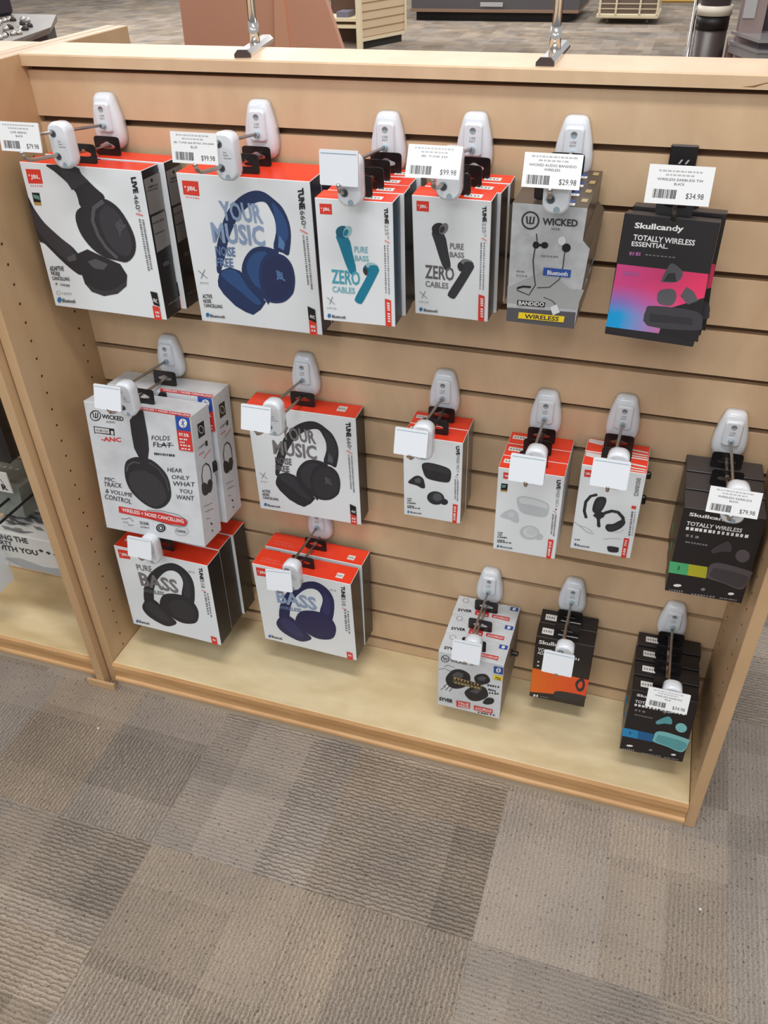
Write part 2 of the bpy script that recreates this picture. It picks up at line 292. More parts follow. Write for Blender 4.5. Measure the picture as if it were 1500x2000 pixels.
ART = {
'live460': [
  ["p","red",[[0.041,0.043],[0.168,0.04],[0.163,0.131],[0.037,0.136]]],
  ["t","white","JBL",[[0.068,0.11],[0.149,0.108],[0.07,0.077]],0.03],
  ["p","white",[[0.055,0.077],[0.065,0.077],[0.064,0.088],[0.054,0.089]]],
  ["x","redlt",[[0.048,0.154],[0.162,0.15],[0.049,0.145]],6],
  ["p","black",[[0.045,0.195],[0.111,0.193],[0.106,0.256],[0.042,0.258]]],
  ["p","tealgrey",[[0.051,0.206],[0.102,0.213],[0.103,0.24],[0.051,0.231]]],
  ["p","gold",[[0.042,0.258],[0.106,0.256],[0.103,0.277],[0.043,0.277]]],
  ["p","ink",[[0.234,0.004],[0.479,0.005],[0.512,0.047],[0.603,0.127],[0.667,0.183],[0.596,0.241],[0.451,0.269],[0.432,0.173],[0.361,0.099],[0.285,0.043]]],
  ["p","ink2",[[0.337,0.023],[0.512,0.047],[0.558,0.087],[0.402,0.157],[0.364,0.09]]],
  ["p","ink",[[-0.001,0.23],[0.029,0.3],[0.095,0.397],[0.211,0.491],[0.329,0.585],[0.322,0.741],[0.194,0.675],[0.049,0.543],[0.001,0.509]]],
  ["p","ink2",[[0.004,0.302],[0.095,0.397],[0.211,0.491],[0.3,0.559],[0.228,0.643],[0.106,0.557],[0.008,0.441]]],
  ["p","ink3",[[0.221,0.624],[0.304,0.587],[0.303,0.636],[0.225,0.653]]],
  ["p","ink",[[0.329,0.585],[0.423,0.548],[0.488,0.57],[0.685,0.628],[0.726,0.701],[0.702,0.781],[0.609,0.846],[0.481,0.877],[0.377,0.856],[0.33,0.8],[0.322,0.741],[0.285,0.657]]],
  ["p","ink2",[[0.355,0.798],[0.42,0.831],[0.54,0.833],[0.676,0.764],[0.711,0.741],[0.69,0.783],[0.611,0.841],[0.483,0.869],[0.378,0.85]]],
  ["p","ink3",[[0.399,0.636],[0.477,0.609],[0.577,0.638],[0.53,0.682],[0.447,0.68]]],
  ["p","ink",[[0.454,0.26],[0.585,0.197],[0.686,0.199],[0.773,0.254],[0.837,0.365],[0.855,0.463],[0.824,0.549],[0.748,0.608],[0.667,0.606],[0.565,0.592],[0.471,0.543],[0.4,0.456],[0.378,0.365],[0.396,0.3]]],
  ["s","ink3",0.0291,[[0.649,0.21],[0.557,0.261],[0.523,0.345],[0.544,0.444],[0.594,0.523],[0.671,0.587]]],
  ["p","ink2",[[0.665,0.236],[0.746,0.274],[0.803,0.367],[0.82,0.466],[0.783,0.553],[0.701,0.56],[0.625,0.492],[0.586,0.394],[0.592,0.303]]],
  ["t","ink3","JBL",[[0.73,0.437],[0.807,0.376],[0.702,0.362]],0.03],
  ["t","black","LIVE",[[0.912,0.045],[0.911,0.144],[0.954,0.038]],0.05],
  ["t","dgrey","460",[[0.907,0.155],[0.908,0.246],[0.943,0.148]],0.0],
  ["t","dgrey","NC",[[0.924,0.248],[0.927,0.262],[0.947,0.243]],0.0],
  ["s","redlt",0.0089,[[0.903,0.271],[0.956,0.28]]],
  ["x","mgrey",[[0.916,0.303],[0.916,0.653],[0.934,0.303]],22],
  ["x","mgrey",[[0.943,0.305],[0.941,0.641],[0.961,0.306]],22],
  ["t","dgrey","ADAPTIVE",[[0.035,0.735],[0.164,0.725],[0.041,0.7]],0.02],
  ["t","dgrey","NOISE",[[0.038,0.765],[0.118,0.767],[0.042,0.734]],0.02],
  ["t","dgrey","CANCELLING",[[0.036,0.802],[0.197,0.794],[0.038,0.775]],0.02],
  ["x","mgrey",[[0.097,0.837],[0.184,0.838],[0.102,0.819]],5],
  ["p","mgrey",[[0.075,0.827],[0.073,0.83],[0.071,0.832],[0.067,0.834],[0.064,0.836],[0.06,0.836],[0.057,0.836],[0.055,0.834],[0.054,0.832],[0.054,0.829],[0.056,0.826],[0.058,0.823],[0.061,0.821],[0.065,0.82],[0.069,0.819],[0.072,0.82],[0.074,0.822],[0.075,0.824]]],
  ["s","lgrey",0.0045,[[0.079,0.893],[0.077,0.897],[0.073,0.902],[0.068,0.905],[0.062,0.908],[0.056,0.909],[0.051,0.909],[0.047,0.908],[0.043,0.905],[0.042,0.901],[0.043,0.896],[0.045,0.892],[0.049,0.887],[0.054,0.884],[0.059,0.881],[0.065,0.88],[0.071,0.88],[0.075,0.881],[0.078,0.884],[0.08,0.888],[0.079,0.893]]],
  ["x","lgrey",[[0.09,0.902],[0.186,0.896],[0.095,0.886]],5],
  ["p","btblue",[[0.077,0.946],[0.071,0.958],[0.061,0.966],[0.05,0.97],[0.04,0.969],[0.035,0.962],[0.035,0.951],[0.041,0.94],[0.051,0.931],[0.063,0.927],[0.072,0.929],[0.077,0.936]]],
  ["t","dgrey","Bluetooth",[[0.078,0.965],[0.199,0.96],[0.087,0.935]],0.02],
  ["p","black",[[0.903,0.797],[0.96,0.803],[0.963,0.904],[0.913,0.892]]],
  ["t","white","ANC",[[0.913,0.872],[0.95,0.881],[0.915,0.842]],0.02],
  ["p","red",[[0.899,0.901],[0.959,0.909],[0.958,1.005],[0.898,1.005]]],
  ["x","white",[[0.915,0.957],[0.952,0.958],[0.915,0.937]],3],
  ["x","white",[[0.914,0.983],[0.949,0.984],[0.915,0.965]],2]],
'live460side': [
  ["p","sidegrey",[[0.064,0.057],[1.043,0.053],[0.978,0.285],[0.076,0.28]]],
  ["p","sidegrey",[[0.13,0.296],[0.972,0.3],[0.992,0.524],[0.107,0.529]]],
  ["p","black",[[0.578,0.084],[0.568,0.088],[0.552,0.09],[0.531,0.092],[0.508,0.092],[0.485,0.091],[0.466,0.088],[0.452,0.085],[0.446,0.081],[0.447,0.077],[0.457,0.074],[0.473,0.071],[0.494,0.069],[0.517,0.069],[0.54,0.07],[0.559,0.073],[0.573,0.076],[0.579,0.08]]],
  ["x","dgrey",[[0.249,0.121],[0.838,0.128],[0.259,0.105]],5],
  ["x","dgrey",[[0.188,0.137],[0.787,0.146],[0.185,0.128]],5],
  ["x","dgrey",[[0.151,0.346],[0.86,0.35],[0.154,0.333]],5],
  ["x","dgrey",[[0.17,0.414],[0.841,0.421],[0.167,0.405]],5],
  ["p","ink3",[[0.308,0.618],[0.53,0.611],[0.756,0.631],[0.692,0.646],[0.359,0.641]]],
  ["x","mgrey",[[0.235,0.908],[0.938,0.912],[0.235,0.896]],7]],
'tune660': [
  ["p","red",[[0.038,0.045],[0.165,0.045],[0.158,0.135],[0.033,0.132]]],
  ["t","white","JBL",[[0.065,0.11],[0.145,0.111],[0.067,0.078]],0.03],
  ["p","white",[[0.051,0.078],[0.062,0.078],[0.061,0.089],[0.051,0.089]]],
  ["x","redlt",[[0.045,0.15],[0.157,0.154],[0.045,0.141]],6],
  ["p","c1",[[0.22,0.637],[0.2,0.621],[0.213,0.532],[0.234,0.445],[0.284,0.34],[0.342,0.238],[0.426,0.152],[0.513,0.099],[0.594,0.075],[0.661,0.082],[0.723,0.117],[0.784,0.167],[0.822,0.252],[0.826,0.341],[0.804,0.441],[0.786,0.468],[0.748,0.454],[0.682,0.43],[0.715,0.324],[0.716,0.244],[0.694,0.189],[0.662,0.144],[0.603,0.144],[0.52,0.181],[0.44,0.247],[0.363,0.351],[0.317,0.438],[0.281,0.527],[0.234,0.618]]],
  ["p","c2",[[0.71,0.141],[0.754,0.177],[0.798,0.246],[0.807,0.334],[0.766,0.395],[0.727,0.389],[0.721,0.316],[0.72,0.227]]],
  ["p","c3",[[0.738,0.339],[0.775,0.394],[0.76,0.437],[0.718,0.419]]],
  ["p","c1",[[0.194,0.693],[0.223,0.619],[0.313,0.585],[0.392,0.604],[0.427,0.645],[0.571,0.803],[0.52,0.863],[0.45,0.909],[0.388,0.894],[0.309,0.856],[0.226,0.781],[0.193,0.729]]],
  ["p","c2",[[0.231,0.636],[0.31,0.598],[0.379,0.623],[0.437,0.716],[0.528,0.807],[0.483,0.829],[0.369,0.749],[0.274,0.686]]],
  ["p","c1",[[0.408,0.586],[0.45,0.504],[0.52,0.443],[0.603,0.424],[0.681,0.435],[0.717,0.465],[0.602,0.8],[0.563,0.785],[0.475,0.739],[0.413,0.673]]],
  ["p","c2",[[0.449,0.573],[0.491,0.501],[0.557,0.461],[0.627,0.464],[0.568,0.529],[0.537,0.636],[0.541,0.715],[0.476,0.668]]],
  ["p","c1",[[0.539,0.627],[0.565,0.546],[0.614,0.491],[0.677,0.464],[0.756,0.471],[0.81,0.525],[0.825,0.61],[0.811,0.69],[0.785,0.737],[0.718,0.789],[0.633,0.806],[0.573,0.784],[0.543,0.706]]],
  ["p","c4",[[0.559,0.625],[0.585,0.553],[0.621,0.507],[0.68,0.481],[0.744,0.487],[0.793,0.535],[0.808,0.612],[0.79,0.692],[0.709,0.771],[0.635,0.787],[0.586,0.765],[0.561,0.704]]],
  ["t","c3","JBL",[[0.681,0.64],[0.748,0.661],[0.676,0.569]],0.04],
  ["t","cw","YOUR",[[0.307,0.277],[0.628,0.278],[0.298,0.152]],0.03],
  ["t","cw","MUSIC",[[0.208,0.428],[0.623,0.424],[0.209,0.294]],0.03],
  ["t","cw2","NOISE",[[0.213,0.515],[0.372,0.511],[0.218,0.45]],0.03],
  ["t","cw2","FREE",[[0.206,0.59],[0.344,0.582],[0.21,0.53]],0.03],
  ["s","mgrey",0.0048,[[0.044,0.63],[0.111,0.68]]],
  ["s","mgrey",0.0048,[[0.102,0.619],[0.057,0.685]]],
  ["x","lgrey",[[0.039,0.72],[0.115,0.718],[0.042,0.708]],5],
  ["t","dgrey","ACTIVE",[[0.043,0.827],[0.125,0.821],[0.043,0.798]],0.02],
  ["t","dgrey","NOISE",[[0.043,0.861],[0.11,0.856],[0.044,0.833]],0.02],
  ["t","dgrey","CANCELLING",[[0.043,0.891],[0.198,0.887],[0.044,0.865]],0.02],
  ["p","btblue",[[0.075,0.946],[0.071,0.955],[0.065,0.962],[0.057,0.964],[0.049,0.963],[0.045,0.958],[0.045,0.949],[0.048,0.941],[0.055,0.934],[0.063,0.931],[0.07,0.933],[0.075,0.938]]],
  ["t","dgrey","Bluetooth",[[0.078,0.963],[0.205,0.96],[0.082,0.94]],0.02],
  ["t","black","TUNE",[[0.909,0.045],[0.909,0.171],[0.953,0.037]],0.05],
  ["t","dgrey","660",[[0.911,0.179],[0.914,0.265],[0.947,0.174]],0],
  ["t","dgrey","NC",[[0.926,0.268],[0.928,0.286],[0.943,0.266]],0],
  ["s","redlt",0.0077,[[0.9,0.293],[0.955,0.315]]],
  ["x","mgrey",[[0.914,0.327],[0.918,0.654],[0.929,0.326]],24],
  ["x","mgrey",[[0.94,0.332],[0.943,0.683],[0.955,0.331]],24],
  ["p","black",[[0.903,0.8],[0.96,0.819],[0.961,0.918],[0.903,0.896]]],
  ["t","white","ANC",[[0.913,0.881],[0.954,0.888],[0.914,0.856]],0.02],
  ["p","red",[[0.904,0.894],[0.961,0.915],[0.958,1.004],[0.903,1.003]]],
  ["x","white",[[0.914,0.951],[0.953,0.953],[0.914,0.93]],3],
  ["x","white",[[0.916,0.979],[0.953,0.979],[0.916,0.962]],2]],
'tune225': [
  ["p","red",[[0.06,0.041],[0.22,0.039],[0.218,0.119],[0.059,0.12]]],
  ["t","white","JBL",[[0.097,0.099],[0.2,0.098],[0.098,0.07]],0.03],
  ["p","white",[[0.079,0.07],[0.091,0.07],[0.091,0.08],[0.078,0.08]]],
  ["p","c2",[[0.256,0.277],[0.411,0.288],[0.462,0.419],[0.496,0.548],[0.444,0.588],[0.381,0.541],[0.287,0.358]]],
  ["p","c1",[[0.434,0.246],[0.427,0.264],[0.409,0.279],[0.384,0.291],[0.353,0.298],[0.321,0.299],[0.292,0.294],[0.269,0.283],[0.255,0.269],[0.251,0.252],[0.259,0.234],[0.277,0.219],[0.303,0.207],[0.333,0.2],[0.365,0.199],[0.394,0.204],[0.417,0.215],[0.431,0.229]]],
  ["p","c3",[[0.455,0.252],[0.441,0.267],[0.422,0.279],[0.401,0.287],[0.381,0.29],[0.364,0.286],[0.352,0.278],[0.347,0.265],[0.349,0.25],[0.358,0.234],[0.372,0.219],[0.391,0.207],[0.411,0.199],[0.431,0.196],[0.448,0.199],[0.46,0.208],[0.465,0.22],[0.464,0.235]]],
  ["p","c2",[[0.414,0.256],[0.406,0.265],[0.395,0.272],[0.383,0.277],[0.371,0.279],[0.362,0.277],[0.355,0.272],[0.352,0.264],[0.353,0.255],[0.359,0.246],[0.367,0.237],[0.378,0.23],[0.39,0.225],[0.401,0.223],[0.411,0.225],[0.418,0.23],[0.421,0.237],[0.42,0.246]]],
  ["p","c1",[[0.717,0.532],[0.712,0.548],[0.7,0.562],[0.681,0.573],[0.659,0.579],[0.636,0.58],[0.615,0.575],[0.599,0.566],[0.589,0.552],[0.586,0.537],[0.592,0.521],[0.605,0.507],[0.623,0.496],[0.645,0.49],[0.667,0.489],[0.688,0.494],[0.705,0.503],[0.715,0.516]]],
  ["p","c3",[[0.794,0.51],[0.785,0.519],[0.766,0.525],[0.741,0.529],[0.713,0.528],[0.684,0.525],[0.659,0.518],[0.64,0.51],[0.63,0.5],[0.63,0.49],[0.64,0.482],[0.659,0.475],[0.684,0.472],[0.712,0.472],[0.741,0.476],[0.766,0.482],[0.784,0.491],[0.794,0.501]]],
  ["p","dgrey",[[0.645,0.546],[0.646,0.557],[0.644,0.567],[0.639,0.575],[0.632,0.579],[0.624,0.58],[0.616,0.578],[0.608,0.572],[0.602,0.563],[0.599,0.552],[0.598,0.541],[0.6,0.531],[0.605,0.524],[0.612,0.519],[0.62,0.518],[0.628,0.52],[0.635,0.527],[0.641,0.535]]],
  ["p","c2",[[0.674,0.502],[0.77,0.493],[0.8,0.52],[0.784,0.56],[0.579,0.796],[0.526,0.825],[0.472,0.81],[0.469,0.771],[0.649,0.571]]],
  ["t","cw","PURE",[[0.487,0.402],[0.664,0.399],[0.489,0.352]],0.02],
  ["t","cw","BASS",[[0.49,0.469],[0.674,0.466],[0.485,0.424]],0.02],
  ["t","cw2","ZERO",[[0.152,0.672],[0.542,0.67],[0.154,0.553]],0.02],
  ["t","cw","CABLES",[[0.154,0.745],[0.466,0.744],[0.155,0.693]],0.02],
  ["s","mgrey",0.0074,[[0.071,0.794],[0.174,0.85]]],
  ["s","mgrey",0.0074,[[0.152,0.785],[0.099,0.854]]],
  ["x","lgrey",[[0.057,0.892],[0.194,0.892],[0.059,0.877]],5],
  ["p","btblue",[[0.109,0.954],[0.104,0.963],[0.094,0.97],[0.082,0.974],[0.07,0.972],[0.062,0.965],[0.06,0.956],[0.064,0.947],[0.074,0.939],[0.087,0.936],[0.099,0.938],[0.107,0.944]]],
  ["t","dgrey","Bluetooth",[[0.121,0.972],[0.314,0.97],[0.125,0.944]],0.02],
  ["t","black","TUNE",[[0.889,0.044],[0.898,0.161],[0.94,0.04]],0.05],
  ["t","mgrey","225",[[0.894,0.169],[0.901,0.246],[0.938,0.166]],0],
  ["t","mgrey","TWS",[[0.919,0.253],[0.923,0.276],[0.946,0.251]],0],
  ["s","redlt",0.011,[[0.891,0.287],[0.953,0.306]]],
  ["x","mgrey",[[0.881,0.323],[0.88,0.718],[0.9,0.322]],20],
  ["x","mgrey",[[0.92,0.321],[0.922,0.722],[0.937,0.321]],20],
  ["p","red",[[0.871,0.759],[0.951,0.77],[0.951,0.999],[0.872,0.994]]],
  ["x","white",[[0.898,0.788],[0.901,0.865],[0.94,0.792]],4],
  ["x","white",[[0.902,0.877],[0.906,0.962],[0.941,0.881]],4]],
'livefree': [
  ["p","red",[[0.081,0.047],[0.18,0.046],[0.184,0.119],[0.085,0.119]]],
  ["t","white","JBL",[[0.108,0.1],[0.172,0.1],[0.107,0.074]],0.03],
  ["p","white",[[0.095,0.074],[0.103,0.074],[0.103,0.083],[0.095,0.083]]],
  ["p","black",[[0.062,0.177],[0.163,0.175],[0.16,0.251],[0.059,0.254]]],
  ["p","tealgrey",[[0.073,0.193],[0.143,0.192],[0.118,0.227],[0.074,0.225]]],
  ["p","gold",[[0.059,0.254],[0.16,0.251],[0.159,0.27],[0.058,0.271]]],
  ["p","c1",[[0.321,0.325],[0.391,0.292],[0.528,0.289],[0.738,0.312],[0.813,0.349],[0.82,0.419],[0.798,0.477],[0.737,0.499],[0.554,0.499],[0.401,0.479],[0.341,0.406]]],
  ["p","c2",[[0.352,0.334],[0.406,0.307],[0.528,0.304],[0.723,0.324],[0.79,0.356],[0.783,0.39],[0.557,0.376],[0.389,0.375]]],
  ["p","c1",[[0.084,0.559],[0.183,0.488],[0.262,0.467],[0.339,0.491],[0.368,0.55],[0.374,0.607],[0.318,0.618],[0.241,0.596],[0.162,0.587],[0.099,0.581]]],
  ["p","c3",[[0.189,0.521],[0.261,0.49],[0.314,0.51],[0.289,0.558],[0.211,0.559]]],
  ["p","c1",[[0.715,0.719],[0.699,0.748],[0.667,0.774],[0.623,0.792],[0.571,0.801],[0.518,0.8],[0.471,0.788],[0.436,0.767],[0.416,0.74],[0.415,0.71],[0.432,0.681],[0.465,0.655],[0.51,0.638],[0.561,0.629],[0.613,0.631],[0.659,0.642],[0.694,0.663],[0.713,0.689]]],
  ["p","c1",[[0.78,0.748],[0.773,0.761],[0.758,0.773],[0.738,0.782],[0.715,0.786],[0.692,0.785],[0.671,0.78],[0.655,0.77],[0.647,0.758],[0.646,0.744],[0.653,0.73],[0.668,0.719],[0.688,0.711],[0.711,0.707],[0.734,0.707],[0.754,0.713],[0.77,0.722],[0.779,0.734]]],
  ["p","c2",[[0.687,0.711],[0.675,0.734],[0.65,0.753],[0.616,0.767],[0.577,0.773],[0.538,0.772],[0.503,0.763],[0.476,0.748],[0.461,0.727],[0.46,0.704],[0.473,0.682],[0.498,0.663],[0.531,0.65],[0.57,0.643],[0.609,0.644],[0.644,0.653],[0.67,0.669],[0.685,0.689]]],
  ["p","c3",[[0.676,0.702],[0.668,0.719],[0.65,0.733],[0.627,0.744],[0.599,0.749],[0.571,0.748],[0.547,0.741],[0.528,0.73],[0.518,0.714],[0.518,0.697],[0.527,0.681],[0.544,0.666],[0.568,0.656],[0.595,0.651],[0.623,0.652],[0.647,0.659],[0.666,0.67],[0.676,0.685]]],
  ["t","black","LIVE",[[0.888,0.045],[0.898,0.148],[0.947,0.038]],0.04],
  ["t","mgrey","FREE NC+",[[0.903,0.155],[0.911,0.356],[0.951,0.149]],0],
  ["p","black",[[0.939,0.381],[0.939,0.384],[0.937,0.388],[0.934,0.39],[0.931,0.392],[0.927,0.392],[0.924,0.391],[0.921,0.389],[0.919,0.386],[0.919,0.383],[0.919,0.38],[0.921,0.376],[0.924,0.374],[0.927,0.372],[0.931,0.372],[0.934,0.373],[0.937,0.375],[0.939,0.378]]],
  ["s","redlt",0.0088,[[0.887,0.402],[0.94,0.422]]],
  ["x","mgrey",[[0.885,0.438],[0.892,0.693],[0.91,0.439]],15],
  ["x","mgrey",[[0.926,0.438],[0.932,0.712],[0.952,0.44]],15],
  ["p","red",[[0.867,0.753],[0.951,0.756],[0.938,1.005],[0.868,1.003]]],
  ["x","white",[[0.887,0.78],[0.887,0.856],[0.928,0.782]],4],
  ["x","white",[[0.884,0.868],[0.885,0.969],[0.924,0.87]],4],
  ["x","dgrey",[[0.061,0.787],[0.145,0.783],[0.062,0.768]],4],
  ["x","dgrey",[[0.059,0.813],[0.135,0.811],[0.06,0.795]],4],
  ["x","dgrey",[[0.058,0.843],[0.223,0.834],[0.059,0.825]],5],
  ["x","dgrey",[[0.059,0.882],[0.181,0.878],[0.06,0.863]],5],
  ["x","dgrey",[[0.058,0.903],[0.293,0.89],[0.059,0.887]],5],
  ["p","btblue",[[0.098,0.95],[0.095,0.959],[0.088,0.966],[0.079,0.97],[0.07,0.968],[0.063,0.963],[0.061,0.954],[0.064,0.946],[0.071,0.939],[0.08,0.935],[0.09,0.937],[0.096,0.942]]],
  ["t","dgrey","Bluetooth",[[0.115,0.963],[0.314,0.96],[0.116,0.939]],0.02]],
'endurance': [
  ["p","red",[[0.056,0.052],[0.174,0.048],[0.178,0.127],[0.061,0.132]]],
  ["t","white","JBL",[[0.088,0.11],[0.163,0.107],[0.086,0.081]],0.03],
  ["p","white",[[0.072,0.082],[0.081,0.082],[0.082,0.091],[0.072,0.092]]],
  ["s","lgrey",0.0149,[[0.001,0.671],[0.121,0.716],[0.253,0.774],[0.354,0.776]]],
  ["s","lgrey",0.0112,[[0.523,0.822],[0.654,0.79],[0.789,0.781]]],
  ["s","lgrey",0.0112,[[0.098,0.704],[0.221,0.718],[0.33,0.757]]],
  ["s","lgrey",0.0093,[[0.617,0.714],[0.751,0.704],[0.818,0.659]]],
  ["s","c1",0.0486,[[0.193,0.603],[0.144,0.522],[0.146,0.413],[0.209,0.339],[0.309,0.309]]],
  ["p","c1",[[0.275,0.506],[0.276,0.405],[0.325,0.336],[0.449,0.329],[0.459,0.413],[0.378,0.53]]],
  ["p","c2",[[0.316,0.473],[0.322,0.407],[0.369,0.359],[0.427,0.36],[0.421,0.417],[0.367,0.481]]],
  ["p","c1",[[0.295,0.555],[0.373,0.506],[0.48,0.504],[0.463,0.557],[0.416,0.591],[0.441,0.676],[0.387,0.676],[0.362,0.591]]],
  ["s","c1",0.056,[[0.47,0.505],[0.578,0.468],[0.676,0.471],[0.765,0.521],[0.788,0.576]]],
  ["p","c1",[[0.82,0.572],[0.775,0.643],[0.672,0.699],[0.578,0.715],[0.52,0.678],[0.539,0.632],[0.633,0.616],[0.753,0.551]]],
  ["p","c2",[[0.573,0.697],[0.564,0.654],[0.658,0.638],[0.744,0.595],[0.719,0.65],[0.649,0.683]]],
  ["p","c1",[[0.615,0.893],[0.772,0.887],[0.793,0.911],[0.781,0.949],[0.651,0.96],[0.612,0.931]]],
  ["t","mgrey","ENDURANCE",[[0.861,0.055],[0.87,0.254],[0.93,0.052]],0.02],
  ["p","red",[[0.87,0.366],[0.941,0.369],[0.936,0.404],[0.869,0.401]]],
  ["x","mgrey",[[0.88,0.429],[0.901,0.722],[0.915,0.432]],10],
  ["x","lgrey",[[0.925,0.428],[0.95,0.723],[0.952,0.427]],10],
  ["p","red",[[0.843,0.759],[0.93,0.758],[0.932,1.002],[0.853,1.005]]],
  ["x","white",[[0.867,0.781],[0.864,0.86],[0.91,0.78]],3],
  ["x","white",[[0.869,0.882],[0.871,0.972],[0.912,0.884]],3],
  ["x","dgrey",[[0.055,0.889],[0.156,0.884],[0.056,0.874]],3],
  ["p","btblue",[[0.1,0.941],[0.099,0.95],[0.093,0.958],[0.084,0.961],[0.074,0.96],[0.066,0.955],[0.062,0.946],[0.062,0.937],[0.068,0.929],[0.077,0.926],[0.087,0.927],[0.095,0.933]]],
  ["t","dgrey","Bluetooth",[[0.111,0.961],[0.317,0.959],[0.11,0.935]],0.02]],
'wicked': [
  ["p","wred",[[0.516,-0.022],[1.007,-0.024],[0.998,0.002],[0.513,0.001]]],
  ["t","white","WIRELESS + NOISE CANCELLING",[[0.542,-0.006],[0.995,-0.006],[0.543,-0.019]],0.02],
  ["s","black",0.0088,[[0.148,0.089],[0.143,0.101],[0.134,0.112],[0.122,0.122],[0.106,0.129],[0.09,0.134],[0.074,0.134],[0.06,0.131],[0.05,0.125],[0.045,0.115],[0.044,0.104],[0.048,0.092],[0.058,0.081],[0.07,0.071],[0.086,0.064],[0.102,0.06],[0.118,0.059],[0.131,0.062],[0.141,0.069],[0.147,0.078],[0.148,0.089]]],
  ["s","black",0.0099,[[0.075,0.076],[0.076,0.114],[0.092,0.114],[0.103,0.074]]],
  ["s","black",0.0099,[[0.095,0.111],[0.114,0.109],[0.125,0.072]]],
  ["t","black","WICKED",[[0.157,0.109],[0.366,0.105],[0.16,0.076]],0.03],
  ["t","mgrey","AUDIO",[[0.192,0.137],[0.28,0.132],[0.192,0.121]],0.02],
  ["p","black",[[0.058,0.179],[0.259,0.174],[0.255,0.225],[0.056,0.236]]],
  ["p","paper",[[0.067,0.185],[0.208,0.182],[0.206,0.217],[0.065,0.224]]],
  ["t","mgrey","HUM1000",[[0.073,0.218],[0.199,0.214],[0.075,0.193]],0.03],
  ["p","paper",[[0.062,0.23],[0.249,0.225],[0.247,0.235],[0.062,0.244]]],
  ["t","white","8",[[0.22,0.222],[0.247,0.221],[0.222,0.191]],0.03],
  ["t","wred","-ANC",[[0.111,0.285],[0.31,0.266],[0.114,0.251]],0.03],
  ["p","ink",[[0.427,0.09],[0.519,0.0],[0.571,0.003],[0.576,0.098],[0.58,0.202],[0.571,0.292],[0.545,0.369],[0.548,0.433],[0.478,0.426],[0.462,0.364],[0.428,0.297],[0.424,0.191]]],
  ["p","ink",[[0.296,0.484],[0.326,0.414],[0.39,0.376],[0.462,0.36],[0.578,0.364],[0.667,0.414],[0.72,0.48],[0.732,0.573],[0.719,0.643],[0.665,0.707],[0.589,0.747],[0.516,0.753],[0.422,0.72],[0.332,0.651],[0.294,0.57]]],
  ["s","ink3",0.0132,[[0.317,0.49],[0.341,0.439],[0.398,0.407],[0.463,0.405]]],
  ["s","ink3",0.0088,[[0.553,0.386],[0.642,0.427],[0.7,0.502],[0.711,0.586]]],
  ["p","ink2",[[0.321,0.546],[0.352,0.494],[0.415,0.465],[0.51,0.458],[0.601,0.49],[0.666,0.555],[0.683,0.64],[0.642,0.696],[0.566,0.734],[0.493,0.732],[0.401,0.688],[0.336,0.621]]],
  ["t","black","FOLDS",[[0.611,0.213],[0.783,0.193],[0.62,0.178]],0.0],
  ["t","black","FLAT",[[0.618,0.26],[0.793,0.244],[0.627,0.223]],0.0],
  ["s","black",0.0055,[[0.659,0.238],[0.817,0.225]]],
  ["x","dgrey",[[0.615,0.321],[0.814,0.309],[0.617,0.301]],10],
  ["t","black","HEAR",[[0.723,0.435],[0.864,0.423],[0.73,0.403]],0.0],
  ["t","black","ONLY",[[0.754,0.486],[0.925,0.471],[0.761,0.454]],0.0],
  ["t","black","WHAT",[[0.757,0.538],[0.969,0.516],[0.764,0.503]],0.0],
  ["t","black","YOU",[[0.812,0.586],[0.936,0.577],[0.816,0.554]],0.0],
  ["t","black","WANT",[[0.774,0.642],[0.945,0.628],[0.78,0.606]],0.0],
  ["t","black","MIC.",[[0.073,0.596],[0.185,0.594],[0.084,0.565]],0.0],
  ["t","black","TRACK",[[0.055,0.645],[0.24,0.633],[0.064,0.607]],0.0],
  ["t","black","& VOLUME",[[0.06,0.696],[0.33,0.693],[0.07,0.662]],0.0],
  ["t","black","CONTROL",[[0.042,0.749],[0.31,0.752],[0.052,0.709]],0.0],
  ["p","wred",[[0.173,0.79],[0.439,0.789],[0.611,0.776],[0.828,0.793],[0.857,0.819],[0.824,0.85],[0.677,0.861],[0.481,0.85],[0.166,0.843]]],
  ["t","white","WIRELESS + NOISE CANCELLING",[[0.203,0.829],[0.82,0.83],[0.203,0.798]],0.02],
  ["s","black",0.0044,[[0.458,0.78],[0.612,0.761],[0.769,0.768],[0.858,0.803],[0.843,0.847],[0.725,0.868],[0.555,0.853],[0.446,0.831]]],
  ["s","black",0.0044,[[0.18,0.894],[0.228,0.889],[0.268,0.871],[0.302,0.898]]],
  ["s","black",0.0044,[[0.193,0.92],[0.237,0.915],[0.247,0.937],[0.298,0.93]]],
  ["t","dgrey","23.5HR",[[0.368,0.909],[0.461,0.906],[0.368,0.884]],0.02],
  ["x","mgrey",[[0.366,0.936],[0.46,0.932],[0.368,0.923]],5],
  ["p","black",[[0.626,0.899],[0.622,0.911],[0.613,0.923],[0.599,0.933],[0.583,0.94],[0.567,0.943],[0.551,0.942],[0.539,0.936],[0.532,0.927],[0.53,0.916],[0.534,0.904],[0.544,0.892],[0.557,0.881],[0.573,0.875],[0.59,0.872],[0.605,0.873],[0.617,0.878],[0.624,0.887]]],
  ["s","paper",0.0044,[[0.608,0.902],[0.606,0.909],[0.601,0.915],[0.594,0.921],[0.586,0.926],[0.576,0.928],[0.567,0.929],[0.559,0.928],[0.553,0.924],[0.549,0.919],[0.548,0.913],[0.55,0.906],[0.555,0.899],[0.562,0.893],[0.571,0.889],[0.58,0.886],[0.589,0.885],[0.597,0.887],[0.604,0.89],[0.607,0.895],[0.608,0.902]]],
